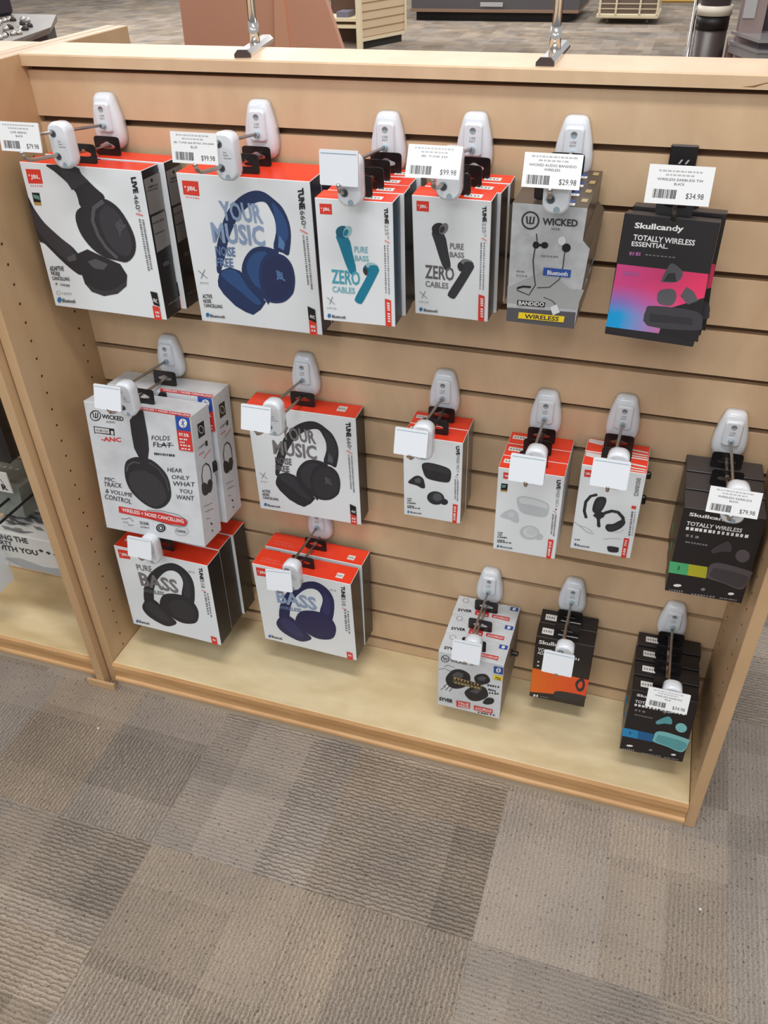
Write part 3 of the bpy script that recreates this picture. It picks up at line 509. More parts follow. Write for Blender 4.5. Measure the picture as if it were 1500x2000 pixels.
  ["p","paper",[[0.591,0.905],[0.59,0.909],[0.587,0.912],[0.584,0.915],[0.579,0.917],[0.575,0.918],[0.571,0.918],[0.568,0.916],[0.566,0.913],[0.566,0.91],[0.567,0.906],[0.569,0.902],[0.573,0.899],[0.577,0.897],[0.581,0.896],[0.585,0.897],[0.588,0.899],[0.59,0.901]]],
  ["s","mgrey",0.0033,[[0.855,0.889],[0.851,0.9],[0.841,0.912],[0.825,0.923],[0.806,0.931],[0.784,0.937],[0.763,0.939],[0.744,0.938],[0.73,0.933],[0.721,0.924],[0.718,0.914],[0.723,0.902],[0.733,0.89],[0.749,0.88],[0.768,0.871],[0.789,0.866],[0.81,0.864],[0.829,0.865],[0.843,0.87],[0.852,0.878],[0.855,0.889]]],
  ["t","dgrey","CUSHIONS",[[0.734,0.915],[0.827,0.91],[0.733,0.894]],0.02],
  ["p","blue",[[0.866,-0.001],[0.994,0.003],[0.995,0.101],[0.865,0.104]]],
  ["p","white",[[0.969,0.043],[0.966,0.054],[0.959,0.065],[0.949,0.074],[0.936,0.079],[0.923,0.081],[0.911,0.079],[0.901,0.074],[0.895,0.065],[0.894,0.054],[0.896,0.043],[0.904,0.032],[0.914,0.023],[0.927,0.017],[0.94,0.015],[0.952,0.017],[0.962,0.023],[0.968,0.032]]],
  ["s","blue",0.0066,[[0.916,0.036],[0.947,0.063],[0.93,0.077],[0.933,0.02],[0.949,0.031],[0.914,0.064]]],
  ["p","wred",[[0.865,0.104],[0.995,0.101],[0.996,0.247],[0.865,0.25]]],
  ["t","white","97.5%",[[0.882,0.146],[0.973,0.143],[0.88,0.122]],0.03],
  ["x","white",[[0.882,0.172],[0.96,0.169],[0.88,0.159]],4],
  ["x","white",[[0.881,0.194],[0.932,0.192],[0.881,0.183]],3],
  ["x","white",[[0.882,0.216],[0.978,0.214],[0.881,0.203]],4],
  ["x","white",[[0.886,0.24],[0.977,0.237],[0.887,0.229]],3]],
'wickedside': [
  ["p","black",[[0.302,0.083],[0.654,0.089],[0.654,0.193],[0.295,0.187]]],
  ["s","paper",0.0198,[[0.59,0.154],[0.582,0.161],[0.563,0.166],[0.536,0.168],[0.503,0.167],[0.466,0.164],[0.431,0.158],[0.4,0.15],[0.376,0.14],[0.361,0.131],[0.358,0.122],[0.366,0.115],[0.384,0.11],[0.411,0.108],[0.444,0.108],[0.48,0.112],[0.515,0.118],[0.547,0.126],[0.571,0.135],[0.586,0.145],[0.59,0.154]]],
  ["x","mgrey",[[0.224,0.258],[0.588,0.262],[0.229,0.24]],5],
  ["p","black",[[0.607,0.24],[0.729,0.245],[0.732,0.282],[0.611,0.279]]],
  ["s","wred",0.0248,[[0.214,0.299],[0.51,0.304],[0.431,0.35],[0.844,0.327]]],
  ["s","ink",0.0446,[[0.252,0.529],[0.237,0.46],[0.352,0.401],[0.519,0.397],[0.68,0.43],[0.749,0.479],[0.745,0.547]]],
  ["p","ink",[[0.189,0.519],[0.352,0.525],[0.508,0.569],[0.493,0.624],[0.295,0.62],[0.173,0.583]]],
  ["p","ink",[[0.515,0.541],[0.685,0.538],[0.766,0.57],[0.736,0.604],[0.626,0.635],[0.464,0.61]]],
  ["x","mgrey",[[0.176,0.696],[0.669,0.73],[0.178,0.689]],6],
  ["x","mgrey",[[0.229,0.745],[0.657,0.776],[0.232,0.736]],6],
  ["p","dgrey",[[0.527,0.881],[0.523,0.884],[0.513,0.885],[0.499,0.885],[0.482,0.883],[0.464,0.88],[0.448,0.876],[0.434,0.871],[0.426,0.867],[0.424,0.864],[0.428,0.861],[0.438,0.86],[0.452,0.86],[0.469,0.862],[0.487,0.865],[0.503,0.869],[0.517,0.873],[0.525,0.877]]],
  ["p","dgrey",[[0.519,0.938],[0.516,0.94],[0.509,0.941],[0.498,0.941],[0.485,0.939],[0.472,0.937],[0.459,0.934],[0.449,0.931],[0.443,0.927],[0.442,0.924],[0.445,0.922],[0.452,0.921],[0.463,0.921],[0.475,0.922],[0.489,0.925],[0.501,0.928],[0.511,0.931],[0.517,0.935]]],
  ["x","mgrey",[[0.246,0.805],[0.408,0.822],[0.249,0.796]],3]],
'tune510': [
  ["p","red",[[0.036,0.037],[0.16,0.03],[0.158,0.131],[0.036,0.141]]],
  ["t","white","JBL",[[0.066,0.112],[0.144,0.106],[0.066,0.074]],0.03],
  ["p","white",[[0.051,0.075],[0.061,0.075],[0.061,0.087],[0.051,0.088]]],
  ["p","c1",[[0.207,0.664],[0.231,0.484],[0.32,0.292],[0.449,0.153],[0.585,0.07],[0.686,0.065],[0.775,0.13],[0.818,0.243],[0.804,0.412],[0.766,0.533],[0.695,0.517],[0.655,0.444],[0.702,0.277],[0.677,0.18],[0.611,0.153],[0.523,0.193],[0.42,0.311],[0.352,0.449],[0.305,0.634]]],
  ["p","c2",[[0.712,0.147],[0.762,0.213],[0.776,0.325],[0.746,0.453],[0.685,0.447],[0.713,0.273]]],
  ["p","c1",[[0.164,0.715],[0.262,0.585],[0.362,0.617],[0.428,0.723],[0.53,0.82],[0.487,0.881],[0.394,0.916],[0.27,0.876],[0.184,0.811]]],
  ["p","c2",[[0.209,0.689],[0.285,0.628],[0.37,0.69],[0.455,0.818],[0.404,0.86],[0.283,0.806]]],
  ["p","c1",[[0.377,0.65],[0.422,0.526],[0.495,0.467],[0.624,0.441],[0.744,0.466],[0.803,0.558],[0.806,0.657],[0.764,0.76],[0.672,0.807],[0.564,0.81],[0.446,0.743]]],
  ["p","c4",[[0.479,0.62],[0.546,0.538],[0.656,0.505],[0.742,0.552],[0.768,0.656],[0.725,0.739],[0.614,0.763],[0.525,0.719]]],
  ["t","cw","PURE",[[0.209,0.247],[0.381,0.233],[0.206,0.174]],0.02],
  ["t","cw","BASS",[[0.212,0.441],[0.634,0.434],[0.209,0.268]],0.03],
  ["t","cw2","WIRELESS",[[0.224,0.52],[0.458,0.5],[0.225,0.474]],0.02],
  ["t","black","TUNE",[[0.902,0.043],[0.898,0.186],[0.942,0.038]],0.05],
  ["t","dgrey","510",[[0.898,0.19],[0.895,0.286],[0.938,0.186]],0],
  ["s","redlt",0.0077,[[0.893,0.315],[0.938,0.325]]],
  ["x","mgrey",[[0.913,0.328],[0.909,0.626],[0.937,0.33]],9],
  ["x","mgrey",[[0.945,0.335],[0.94,0.641],[0.962,0.337]],9],
  ["x","lgrey",[[0.785,0.127],[0.851,0.124],[0.789,0.103]],3],
  ["p","btblue",[[0.074,0.942],[0.069,0.954],[0.062,0.964],[0.054,0.97],[0.047,0.969],[0.043,0.963],[0.043,0.952],[0.048,0.94],[0.055,0.93],[0.063,0.924],[0.07,0.925],[0.074,0.932]]],
  ["t","dgrey","Bluetooth",[[0.077,0.962],[0.196,0.96],[0.083,0.926]],0.02],
  ["p","red",[[0.899,0.899],[0.962,0.905],[0.961,1.005],[0.902,1.005]]],
  ["x","white",[[0.915,0.955],[0.951,0.957],[0.916,0.928]],2]],
'bandido': [
  ["p","mgrey2",[[-0.007,0.685],[1.079,0.65],[1.003,0.824],[-0.0,0.832]]],
  ["p","ink3",[[0.0,0.876],[1.0,0.852],[1.0,1.0],[0.0,1.0]]],
  ["p","mgrey2",[[0.039,0.683],[0.509,0.516],[1.046,0.709],[0.528,0.806]]],
  ["s","dgrey",0.0228,[[0.368,0.125],[0.364,0.145],[0.349,0.164],[0.326,0.179],[0.295,0.189],[0.26,0.194],[0.225,0.191],[0.193,0.183],[0.167,0.169],[0.15,0.151],[0.143,0.131],[0.147,0.11],[0.161,0.091],[0.186,0.076],[0.216,0.065],[0.251,0.061],[0.286,0.064],[0.318,0.072],[0.344,0.086],[0.361,0.104],[0.368,0.125]]],
  ["s","dgrey",0.0228,[[0.202,0.097],[0.216,0.151],[0.25,0.153],[0.256,0.096]]],
  ["s","dgrey",0.0228,[[0.26,0.15],[0.296,0.149],[0.305,0.095]]],
  ["t","dgrey","WICKED",[[0.424,0.156],[0.897,0.147],[0.42,0.099]],0.03],
  ["x","mgrey",[[0.552,0.187],[0.664,0.186],[0.551,0.167]],4],
  ["p","black",[[0.404,0.316],[0.402,0.327],[0.394,0.336],[0.383,0.343],[0.368,0.347],[0.352,0.347],[0.337,0.344],[0.324,0.338],[0.316,0.329],[0.312,0.319],[0.315,0.309],[0.322,0.3],[0.334,0.293],[0.348,0.289],[0.364,0.288],[0.379,0.291],[0.392,0.298],[0.4,0.306]]],
  ["p","black",[[0.527,0.312],[0.524,0.321],[0.516,0.33],[0.503,0.336],[0.487,0.34],[0.47,0.34],[0.453,0.338],[0.439,0.332],[0.43,0.325],[0.426,0.316],[0.429,0.306],[0.437,0.298],[0.45,0.292],[0.466,0.288],[0.484,0.287],[0.5,0.29],[0.514,0.295],[0.523,0.303]]],
  ["s","black",0.0354,[[0.358,0.318],[0.477,0.314]]],
  ["s","black",0.0126,[[0.352,0.226],[0.369,0.285]]],
  ["s","dgrey",0.0152,[[0.347,0.345],[0.334,0.449],[0.362,0.566],[0.393,0.652],[0.311,0.744],[0.144,0.715],[0.13,0.694]]],
  ["p","paper",[[0.76,0.265],[0.758,0.277],[0.749,0.288],[0.735,0.296],[0.718,0.301],[0.699,0.302],[0.681,0.298],[0.666,0.291],[0.656,0.28],[0.652,0.268],[0.654,0.256],[0.663,0.245],[0.677,0.237],[0.695,0.232],[0.714,0.231],[0.732,0.235],[0.747,0.242],[0.757,0.253]]],
  ["p","black",[[0.835,0.317],[0.832,0.329],[0.822,0.34],[0.807,0.348],[0.788,0.353],[0.767,0.353],[0.748,0.35],[0.732,0.343],[0.721,0.332],[0.717,0.321],[0.72,0.308],[0.729,0.297],[0.745,0.289],[0.764,0.284],[0.784,0.284],[0.804,0.287],[0.82,0.294],[0.83,0.305]]],
  ["s","dgrey",0.0126,[[0.76,0.353],[0.755,0.477],[0.724,0.58],[0.593,0.658],[0.419,0.673]]],
  ["s","black",0.0304,[[0.138,0.693],[0.218,0.675],[0.332,0.673]]],
  ["s","dgrey",0.0101,[[0.524,0.748],[0.649,0.771],[0.725,0.81]]],
  ["x","mgrey",[[0.44,0.408],[0.689,0.404],[0.439,0.394]],6],
  ["x","mgrey",[[0.107,0.554],[0.235,0.554],[0.106,0.54]],4],
  ["x","mgrey",[[0.11,0.591],[0.275,0.589],[0.108,0.577]],4],
  ["p","blue",[[0.491,0.495],[0.873,0.494],[0.869,0.559],[0.487,0.561]]],
  ["t","white","Bluetooth",[[0.547,0.552],[0.832,0.549],[0.547,0.514]],0.02],
  ["p","black",[[0.15,0.798],[0.557,0.793],[0.549,0.836],[0.149,0.842]]],
  ["t","white","BANDIDO",[[0.169,0.838],[0.539,0.829],[0.171,0.803]],0.02],
  ["p","yellow",[[0.184,0.904],[0.851,0.896],[0.842,0.951],[0.175,0.961]]],
  ["t","dgrey","WIRELESS",[[0.268,0.955],[0.769,0.946],[0.273,0.914]],0.03],
  ["p","paper",[[0.628,0.829],[0.724,0.796],[0.776,0.864],[0.681,0.898]]]],
'pinkbox': [
  ["p","sunset",[[0.013,0.403],[0.994,0.396],[1.004,0.585],[1.042,0.951],[0.604,0.927],[0.001,0.935]]],
  ["p","black",[[0.636,0.716],[1.004,0.585],[1.042,0.951],[0.604,0.927]]],
  ["p","ink3",[[0.52,0.485],[0.572,0.36],[0.635,0.353],[0.73,0.411],[0.692,0.486],[0.546,0.503]]],
  ["p","ink",[[0.543,0.496],[0.577,0.429],[0.649,0.42],[0.682,0.487]]],
  ["p","ink3",[[0.508,0.626],[0.529,0.571],[0.656,0.548],[0.713,0.6],[0.683,0.679],[0.546,0.682]]],
  ["p","ink3",[[0.75,0.595],[0.797,0.516],[0.885,0.548],[0.949,0.614],[0.85,0.657]]],
  ["p","ink2",[[0.415,0.745],[0.493,0.704],[0.965,0.703],[1.044,0.803],[0.987,0.859],[0.464,0.876]]],
  ["p","ink",[[0.463,0.771],[0.929,0.763],[0.95,0.816],[0.475,0.841]]],
  ["t","white","Skullcandy",[[0.131,0.121],[0.647,0.109],[0.129,0.062]],0.03],
  ["t","white","TOTALLY WIRELESS",[[0.138,0.199],[0.79,0.192],[0.137,0.155]],0.02],
  ["t","white","ESSENTIAL.",[[0.133,0.248],[0.523,0.239],[0.13,0.21]],0.02],
  ["x","purple",[[0.123,0.322],[0.26,0.317],[0.121,0.289]],4],
  ["x","mgrey",[[0.295,0.308],[0.626,0.303],[0.292,0.297]],8],
  ["x","purple",[[0.088,0.486],[0.27,0.482],[0.087,0.45]],5]],
'skull': [
  ["p","c1",[[-0.02,0.634],[0.224,0.633],[0.242,0.769],[-0.006,0.772]]],
  ["p","c2",[[0.224,0.633],[0.464,0.632],[0.479,0.768],[0.242,0.769]]],
  ["s","black",0.0077,[[0.095,0.672],[0.125,0.721]]],
  ["s","black",0.0077,[[0.12,0.676],[0.096,0.725]]],
  ["p","c3",[[0.478,0.695],[0.486,0.603],[0.561,0.565],[0.697,0.564],[0.997,0.601],[1.014,0.637],[0.977,0.806],[0.887,0.832],[0.724,0.794],[0.491,0.759]]],
  ["p","c4",[[0.527,0.662],[0.575,0.63],[0.967,0.663],[0.959,0.788],[0.869,0.814],[0.721,0.781],[0.523,0.742]]],
  ["p","c3",[[0.929,0.429],[0.93,0.455],[0.921,0.479],[0.903,0.499],[0.878,0.511],[0.848,0.515],[0.818,0.509],[0.791,0.495],[0.77,0.475],[0.759,0.45],[0.758,0.424],[0.767,0.4],[0.785,0.381],[0.811,0.369],[0.84,0.366],[0.87,0.371],[0.896,0.385],[0.917,0.405]]],
  ["p","c4",[[0.539,0.347],[0.622,0.302],[0.678,0.344],[0.689,0.415],[0.584,0.427],[0.484,0.464],[0.454,0.424]]],
  ["t","white","Skullcandy",[[0.082,0.098],[0.639,0.1],[0.082,0.047]],0.03],
  ["t","white","TOTALLY WIRELESS",[[0.074,0.192],[0.752,0.185],[0.077,0.147]],0.02],
  ["x","white",[[0.076,0.245],[0.852,0.232],[0.076,0.204]],14],
  ["x","mgrey",[[0.097,0.321],[0.27,0.323],[0.098,0.287]],3],
  ["x","mgrey",[[0.109,0.39],[0.393,0.391],[0.113,0.368]],8],
  ["p","white",[[0.197,0.902],[0.195,0.908],[0.187,0.914],[0.174,0.919],[0.157,0.924],[0.139,0.926],[0.122,0.927],[0.107,0.925],[0.097,0.922],[0.093,0.916],[0.095,0.91],[0.104,0.904],[0.117,0.899],[0.134,0.894],[0.152,0.892],[0.169,0.891],[0.184,0.893],[0.193,0.897]]],
  ["x","mgrey",[[0.05,1.0],[0.245,0.986],[0.047,0.965]],6],
  ["p","mgrey",[[0.506,0.9],[0.506,0.906],[0.502,0.913],[0.496,0.918],[0.487,0.921],[0.477,0.923],[0.468,0.922],[0.459,0.919],[0.453,0.914],[0.45,0.908],[0.451,0.901],[0.454,0.895],[0.461,0.889],[0.47,0.886],[0.479,0.884],[0.489,0.885],[0.497,0.888],[0.503,0.893]]],
  ["x","mgrey",[[0.343,0.997],[0.654,0.982],[0.346,0.971]],8],
  ["p","white",[[0.875,0.895],[0.874,0.9],[0.869,0.906],[0.859,0.911],[0.847,0.915],[0.834,0.917],[0.821,0.917],[0.81,0.914],[0.802,0.911],[0.799,0.906],[0.8,0.9],[0.805,0.894],[0.815,0.889],[0.827,0.885],[0.84,0.883],[0.853,0.884],[0.863,0.886],[0.871,0.889]]],
  ["x","mgrey",[[0.708,0.981],[0.937,0.975],[0.707,0.96]],8]],
'skullorange': [
  ["p",["orange","ored",0.0625],[[0.0,0.517],[0.133,0.518],[0.135,0.908],[0.005,0.921]]],
  ["p",["orange","ored",0.1875],[[0.133,0.518],[0.264,0.52],[0.263,0.895],[0.135,0.908]]],
  ["p",["orange","ored",0.3125],[[0.264,0.52],[0.393,0.521],[0.388,0.882],[0.263,0.895]]],
  ["p",["orange","ored",0.4375],[[0.393,0.521],[0.52,0.523],[0.512,0.87],[0.388,0.882]]],
  ["p",["orange","ored",0.5625],[[0.52,0.523],[0.645,0.524],[0.634,0.858],[0.512,0.87]]],
  ["p",["orange","ored",0.6875],[[0.645,0.524],[0.768,0.525],[0.754,0.846],[0.634,0.858]]],
  ["p",["orange","ored",0.8125],[[0.768,0.525],[0.89,0.527],[0.872,0.834],[0.754,0.846]]],
  ["p",["orange","ored",0.9375],[[0.89,0.527],[1.009,0.528],[0.989,0.822],[0.872,0.834]]],
  ["p","ink",[[0.781,0.632],[0.835,0.539],[0.909,0.526],[0.953,0.621],[0.933,0.718],[0.849,0.745]]],
  ["p","ored",[[0.826,0.645],[0.861,0.576],[0.906,0.588],[0.91,0.671],[0.855,0.702]]],
  ["p","ink",[[0.435,0.847],[0.523,0.809],[0.746,0.797],[0.986,0.802],[0.991,0.843],[0.802,0.903],[0.49,0.934]]],
  ["t","white","Skullcandy",[[0.054,0.127],[0.656,0.116],[0.056,0.05]],0.03],
  ["t","white","VOICE",[[0.053,0.221],[0.29,0.221],[0.055,0.169]],0.02],
  ["t","white","ADAPTIVE",[[0.053,0.274],[0.375,0.276],[0.054,0.227]],0.02],
  ["x","white",[[0.665,0.25],[0.801,0.255],[0.666,0.209]],3],
  ["p","white",[[0.107,0.392],[0.106,0.396],[0.103,0.401],[0.098,0.404],[0.093,0.407],[0.086,0.408],[0.08,0.407],[0.075,0.405],[0.071,0.402],[0.07,0.398],[0.07,0.393],[0.073,0.389],[0.078,0.386],[0.084,0.383],[0.09,0.382],[0.096,0.383],[0.102,0.385],[0.105,0.388]]],
  ["p","white",[[0.108,0.456],[0.107,0.46],[0.104,0.464],[0.1,0.468],[0.094,0.47],[0.087,0.472],[0.081,0.471],[0.076,0.469],[0.072,0.466],[0.071,0.462],[0.072,0.457],[0.074,0.453],[0.079,0.449],[0.085,0.447],[0.091,0.446],[0.098,0.446],[0.103,0.448],[0.106,0.451]]],
  ["x","white",[[0.067,0.987],[0.179,0.982],[0.068,0.942]],2],
  ["x","mgrey",[[0.197,0.971],[0.343,0.966],[0.2,0.949]],4]],
'syver': [
  ["s","black",0.0129,[[0.166,0.099],[0.165,0.117],[0.158,0.136],[0.146,0.152],[0.13,0.165],[0.112,0.173],[0.093,0.176],[0.076,0.172],[0.062,0.163],[0.053,0.149],[0.049,0.132],[0.051,0.114],[0.058,0.095],[0.07,0.079],[0.086,0.066],[0.104,0.058],[0.122,0.056],[0.139,0.059],[0.153,0.068],[0.162,0.082],[0.166,0.099]]],
  ["s","black",0.0111,[[0.078,0.09],[0.089,0.139],[0.105,0.139],[0.108,0.093]]],
  ["s","black",0.0111,[[0.113,0.136],[0.133,0.131],[0.134,0.09]]],
  ["t","dgrey","WICKED",[[0.19,0.15],[0.459,0.137],[0.186,0.089]],0.02],
  ["s","black",0.0074,[[0.097,0.255],[0.155,0.219],[0.216,0.231],[0.259,0.23]]],
  ["s","black",0.0074,[[0.011,0.331],[0.1,0.288],[0.162,0.316],[0.225,0.304]]],
  ["p","ink",[[0.122,0.467],[0.193,0.329],[0.278,0.258],[0.395,0.246],[0.497,0.305],[0.5,0.453],[0.401,0.566],[0.265,0.621],[0.16,0.584]]],
  ["p","ink3",[[0.217,0.38],[0.3,0.297],[0.399,0.301],[0.386,0.385],[0.271,0.432]]],
  ["p","ink",[[0.567,0.329],[0.627,0.254],[0.738,0.225],[0.805,0.289],[0.799,0.359],[0.719,0.418],[0.604,0.42]]],
  ["p","ink3",[[0.615,0.326],[0.686,0.27],[0.753,0.283],[0.722,0.349],[0.647,0.361]]],
  ["p","ink",[[0.429,0.662],[0.48,0.564],[0.608,0.465],[0.743,0.467],[0.795,0.565],[0.78,0.64],[0.654,0.748],[0.517,0.763]]],
  ["p","ink3",[[0.503,0.603],[0.614,0.521],[0.691,0.519],[0.623,0.622]]],
  ["p","ink",[[0.723,0.753],[0.781,0.651],[0.865,0.63],[0.898,0.67],[0.867,0.739],[0.774,0.778]]],
  ["p","olive",[[0.244,0.39],[0.701,0.424],[0.692,0.53],[0.237,0.517]]],
  ["p","gold2",[[0.253,0.403],[0.702,0.435],[0.697,0.464],[0.256,0.442]]],
  ["x","black",[[0.278,0.453],[0.686,0.467],[0.279,0.411]],8],
  ["x","gold2",[[0.263,0.516],[0.672,0.518],[0.264,0.481]],8],
  ["s","black",0.0092,[[0.177,0.532],[0.092,0.63]]],
  ["s","black",0.0092,[[0.191,0.586],[0.127,0.69]]],
  ["s","black",0.0092,[[0.233,0.608],[0.189,0.694]]],
  ["s","black",0.0074,[[0.045,0.704],[0.122,0.62]]],
  ["x","black",[[0.771,0.424],[0.964,0.414],[0.774,0.389]],5],
  ["x","black",[[0.788,0.498],[0.918,0.502],[0.791,0.463]],4],
  ["x","black",[[0.804,0.558],[0.968,0.535],[0.807,0.527]],4],
  ["t","black","SYVER",[[0.026,0.912],[0.249,0.903],[0.028,0.843]],0.04],
  ["p","wred",[[0.305,0.835],[0.526,0.815],[0.528,0.93],[0.31,0.948]]],
  ["t","white","TRUE",[[0.332,0.891],[0.507,0.879],[0.333,0.85]],0.02],
  ["t","white","WIRELESS",[[0.331,0.935],[0.511,0.922],[0.333,0.901]],0.02],
  ["p","wred",[[0.588,0.847],[0.887,0.838],[0.882,0.923],[0.592,0.932]]],
  ["t","white","ACCUPROOF",[[0.611,0.918],[0.869,0.906],[0.612,0.867]],0.02],
  ["x","black",[[0.652,0.974],[0.937,0.951],[0.653,0.949]],6],
  ["p","blue",[[0.853,0.043],[0.995,0.038],[0.995,0.16],[0.857,0.162]]],
  ["p","white",[[0.961,0.087],[0.96,0.102],[0.956,0.117],[0.947,0.129],[0.936,0.138],[0.924,0.141],[0.912,0.14],[0.901,0.133],[0.894,0.122],[0.89,0.109],[0.891,0.093],[0.895,0.079],[0.904,0.067],[0.915,0.058],[0.927,0.055],[0.939,0.056],[0.95,0.063],[0.957,0.074]]],
  ["s","blue",0.0074,[[0.909,0.081],[0.944,0.114],[0.93,0.136],[0.921,0.06],[0.937,0.073],[0.913,0.119]]],
  ["p","yellow",[[0.862,0.194],[0.999,0.196],[0.994,0.27],[0.865,0.271]]],
  ["x","black",[[0.889,0.241],[0.973,0.244],[0.89,0.214]],3],
  ["x","black",[[0.889,0.268],[0.972,0.268],[0.89,0.245]],3]],
'syvertop': [
  ["s","mgrey",0.0081,[[0.179,0.193],[0.18,0.227],[0.177,0.26],[0.17,0.289],[0.159,0.312],[0.146,0.326],[0.132,0.33],[0.118,0.323],[0.105,0.307],[0.096,0.282],[0.09,0.251],[0.089,0.217],[0.092,0.183],[0.099,0.153],[0.11,0.13],[0.123,0.116],[0.138,0.112],[0.152,0.119],[0.164,0.136],[0.173,0.161],[0.179,0.193]]],
  ["t","black","SYVER",[[0.069,0.875],[0.29,0.802],[0.061,0.729]],0.04],
  ["p","wred",[[0.338,0.628],[0.553,0.61],[0.564,0.864],[0.343,0.874]]],
  ["t","white","WIRELESS",[[0.37,0.836],[0.541,0.819],[0.366,0.751]],0.02],
  ["p","wred",[[0.61,0.659],[0.891,0.65],[0.889,0.848],[0.613,0.83]]],
  ["t","white","ACCUPROOF",[[0.633,0.805],[0.876,0.804],[0.635,0.705]],0.02],
  ["p","blue",[[0.85,0.068],[0.978,0.054],[0.978,0.258],[0.851,0.268]]],
  ["p","white",[[0.938,0.145],[0.938,0.169],[0.934,0.193],[0.928,0.212],[0.92,0.226],[0.911,0.232],[0.903,0.23],[0.895,0.219],[0.889,0.202],[0.887,0.18],[0.887,0.155],[0.89,0.131],[0.896,0.111],[0.904,0.098],[0.914,0.092],[0.922,0.094],[0.93,0.105],[0.936,0.122]]]]}
# ================================================================ the setting
FLOOR_Z = 0.0; TOP = 1.16; PITCH = .0762; SH = .0654       # top groove height, groove spacing, base shelf height
mb = MB(); mb.add([(-16, -4, 0), (9, -4, 0), (9, 18, 0), (-16, 18, 0)], [(0, 1, 2, 3)], carpet())
tag(mb.build('floor'), 'taupe ribbed carpet tiles laid in quarter turned squares', kind='structure')

def gondola(x0, x1, yf, label, pins_left=False, back_face=True):
    """one double sided bay: slatted panel y 0, shelf and side panels reaching forward to yf"""
    g = empty('slatwall_gondola', ((x0+x1)/2, 0, 0)); ox = (x0+x1)/2
    tag(g, label, 'display unit', 'maple slatwall display bays')
    def B(mb, name, par=g): return mb.build(name, par, (-ox, 0, 0))
    # slatted panel: faces with T slots between
    p = MB(); zs = [TOP-.004]+[TOP-PITCH*k for k in range(1, 15)]; gh = .0048
    z_hi = TOP-.0080
    for k in range(1, 16):
        z_lo = zs[k]+gh if k < 15 else SH-.01
        o = [(0, z_hi), (0, z_lo), (.005, z_lo), (.005, z_lo+.004), (.0125, z_lo+.004), (.0125, z_hi)]
        p.prism(o, 'x', x0, x1, maple)
        if k < 15: z_hi = zs[k]-gh
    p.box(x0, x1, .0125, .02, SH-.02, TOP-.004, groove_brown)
    B(p, 'slat_panel')
    p = MB(); p.prism([(-.010, TOP-.0012), (-.010, TOP+.013), (-.008, TOP+.015), (.099, TOP+.015), (.101, TOP+.013), (.101, TOP-.03), (.021, TOP-.03), (.021, TOP-.0012)], 'x', x0, x1, maple)
    if pins_left: p.add([(1.012, -.0103, TOP+.0015), (1.024, -.0103, TOP+.0028), (1.038, -.0103, TOP+.0066), (1.046, -.0103, TOP+.0076), (1.036, -.0103, TOP+.0052), (1.026, -.0103, TOP+.0014)], [(0, 1, 2, 3, 4, 5)], mat('wood_knot', (128, 84, 52), .6))
    B(p, 'top_rail')
    if back_face:
        p = MB(); p.box(x0, x1, .081, .1, .02, TOP-.03, maple); B(p, 'back_panel')
    for sx, (a, b) in enumerate(((x0-.02, x0), (x1, x1+.02))):
        p = MB(); p.box(a+.0003, b-.0003, yf, .290, .0, TOP+.015, maple_side, c=.0012)
        xin = x0 if sx == 0 else x1; s = 1 if sx == 0 else -1
        for yy in (-.156, -.035):
            for k in range(-6, 25):
                zz = TOP-.316-.032*k
                if zz > TOP-.08: continue
                p.add([(xin+s*.0002, yy+.0021*math.cos(t), zz+.0021*math.sin(t)) for t in [2*math.pi*j/10 for j in range(10)]], [list(range(10))], dark_hole)
        B(p, 'side_panel')
    p = MB(); p.box(x0+.0005, x1-.0005, -.2, -.0005, SH-.018, SH, maple_shelf, c=.001); B(p, 'base_shelf')
    p = MB()
    p.prism([(-.199, SH-.001), (-.2035, SH-.002), (-.206, SH-.0055), (-.206, SH-.0175), (-.2035, SH-.0205), (-.2035, SH-.0385), (-.2075, SH-.042), (-.2085, SH-.0465), (-.206, SH-.051), (-.199, SH-.052)], 'x', x0+.0005, x1-.0005, maple_edge)
    B(p, 'front_moulding')
    p = MB(); p.box(x0+.0005, x1-.0005, -.2052, -.19, .0, SH-.0515, mat('pale_toe_kick', (176, 160, 140), .6)); B(p, 'toe_kick')
    return g
gondola(0.0, 1.163, -.2, 'light maple slatwall bay with low shelf holding all the headphone boxes', pins_left=True)
gondola(-1.205, -.0425, -.217, 'neighbouring maple slatwall bay cut off at the left edge')
p = MB(); p.box(-.062, .004, -.2235, -.2175, 0, .019, maple_side, c=.001)
tag(p.build('plinth_block'), 'small maple block on the carpet where the two display bays meet', 'block')

# ================================================================ hooks
def frect(hw, z0, z1, r, n=5):
    """rounded rectangle outline in (x, z)"""
    o = []
    for cx, cz, a0 in ((hw-r, z1-r, 0), (-hw+r, z1-r, 90), (-hw+r, z0+r, 180), (hw-r, z0+r, 270)):
        for k in range(n+1):
            t = math.radians(a0+90*k/n); o.append((cx+r*math.cos(t), cz+r*math.sin(t)))
    return o
def shield(sc):
    """tapering wall plate outline, flat topped and widest below the middle"""
    half = [(.000, .0432), (.0075, .0430), (.0115, .0418), (.0142, .0388), (.0165, .0320), (.0192, .0215), (.0218, .0095), (.0232, -.002), (.0236, -.012), (.0226, -.0215), (.0198, -.0290), (.0155, -.0338), (.0090, -.0362), (.0, -.0368)]
    o = half+[(-x, z) for x, z in reversed(half[1:-1])]
    return [(x*1.06*sc, .0035+(z-.0035)*sc) for x, z in o]
def glyph(mb, s, x0, x1, z, h, y, m='dgrey'):
    vs, fs = text_mesh(s, .0); mb.add([(x0+(x1-x0)*a, y, z+h*b) for a, b in vs], fs, pm(m))
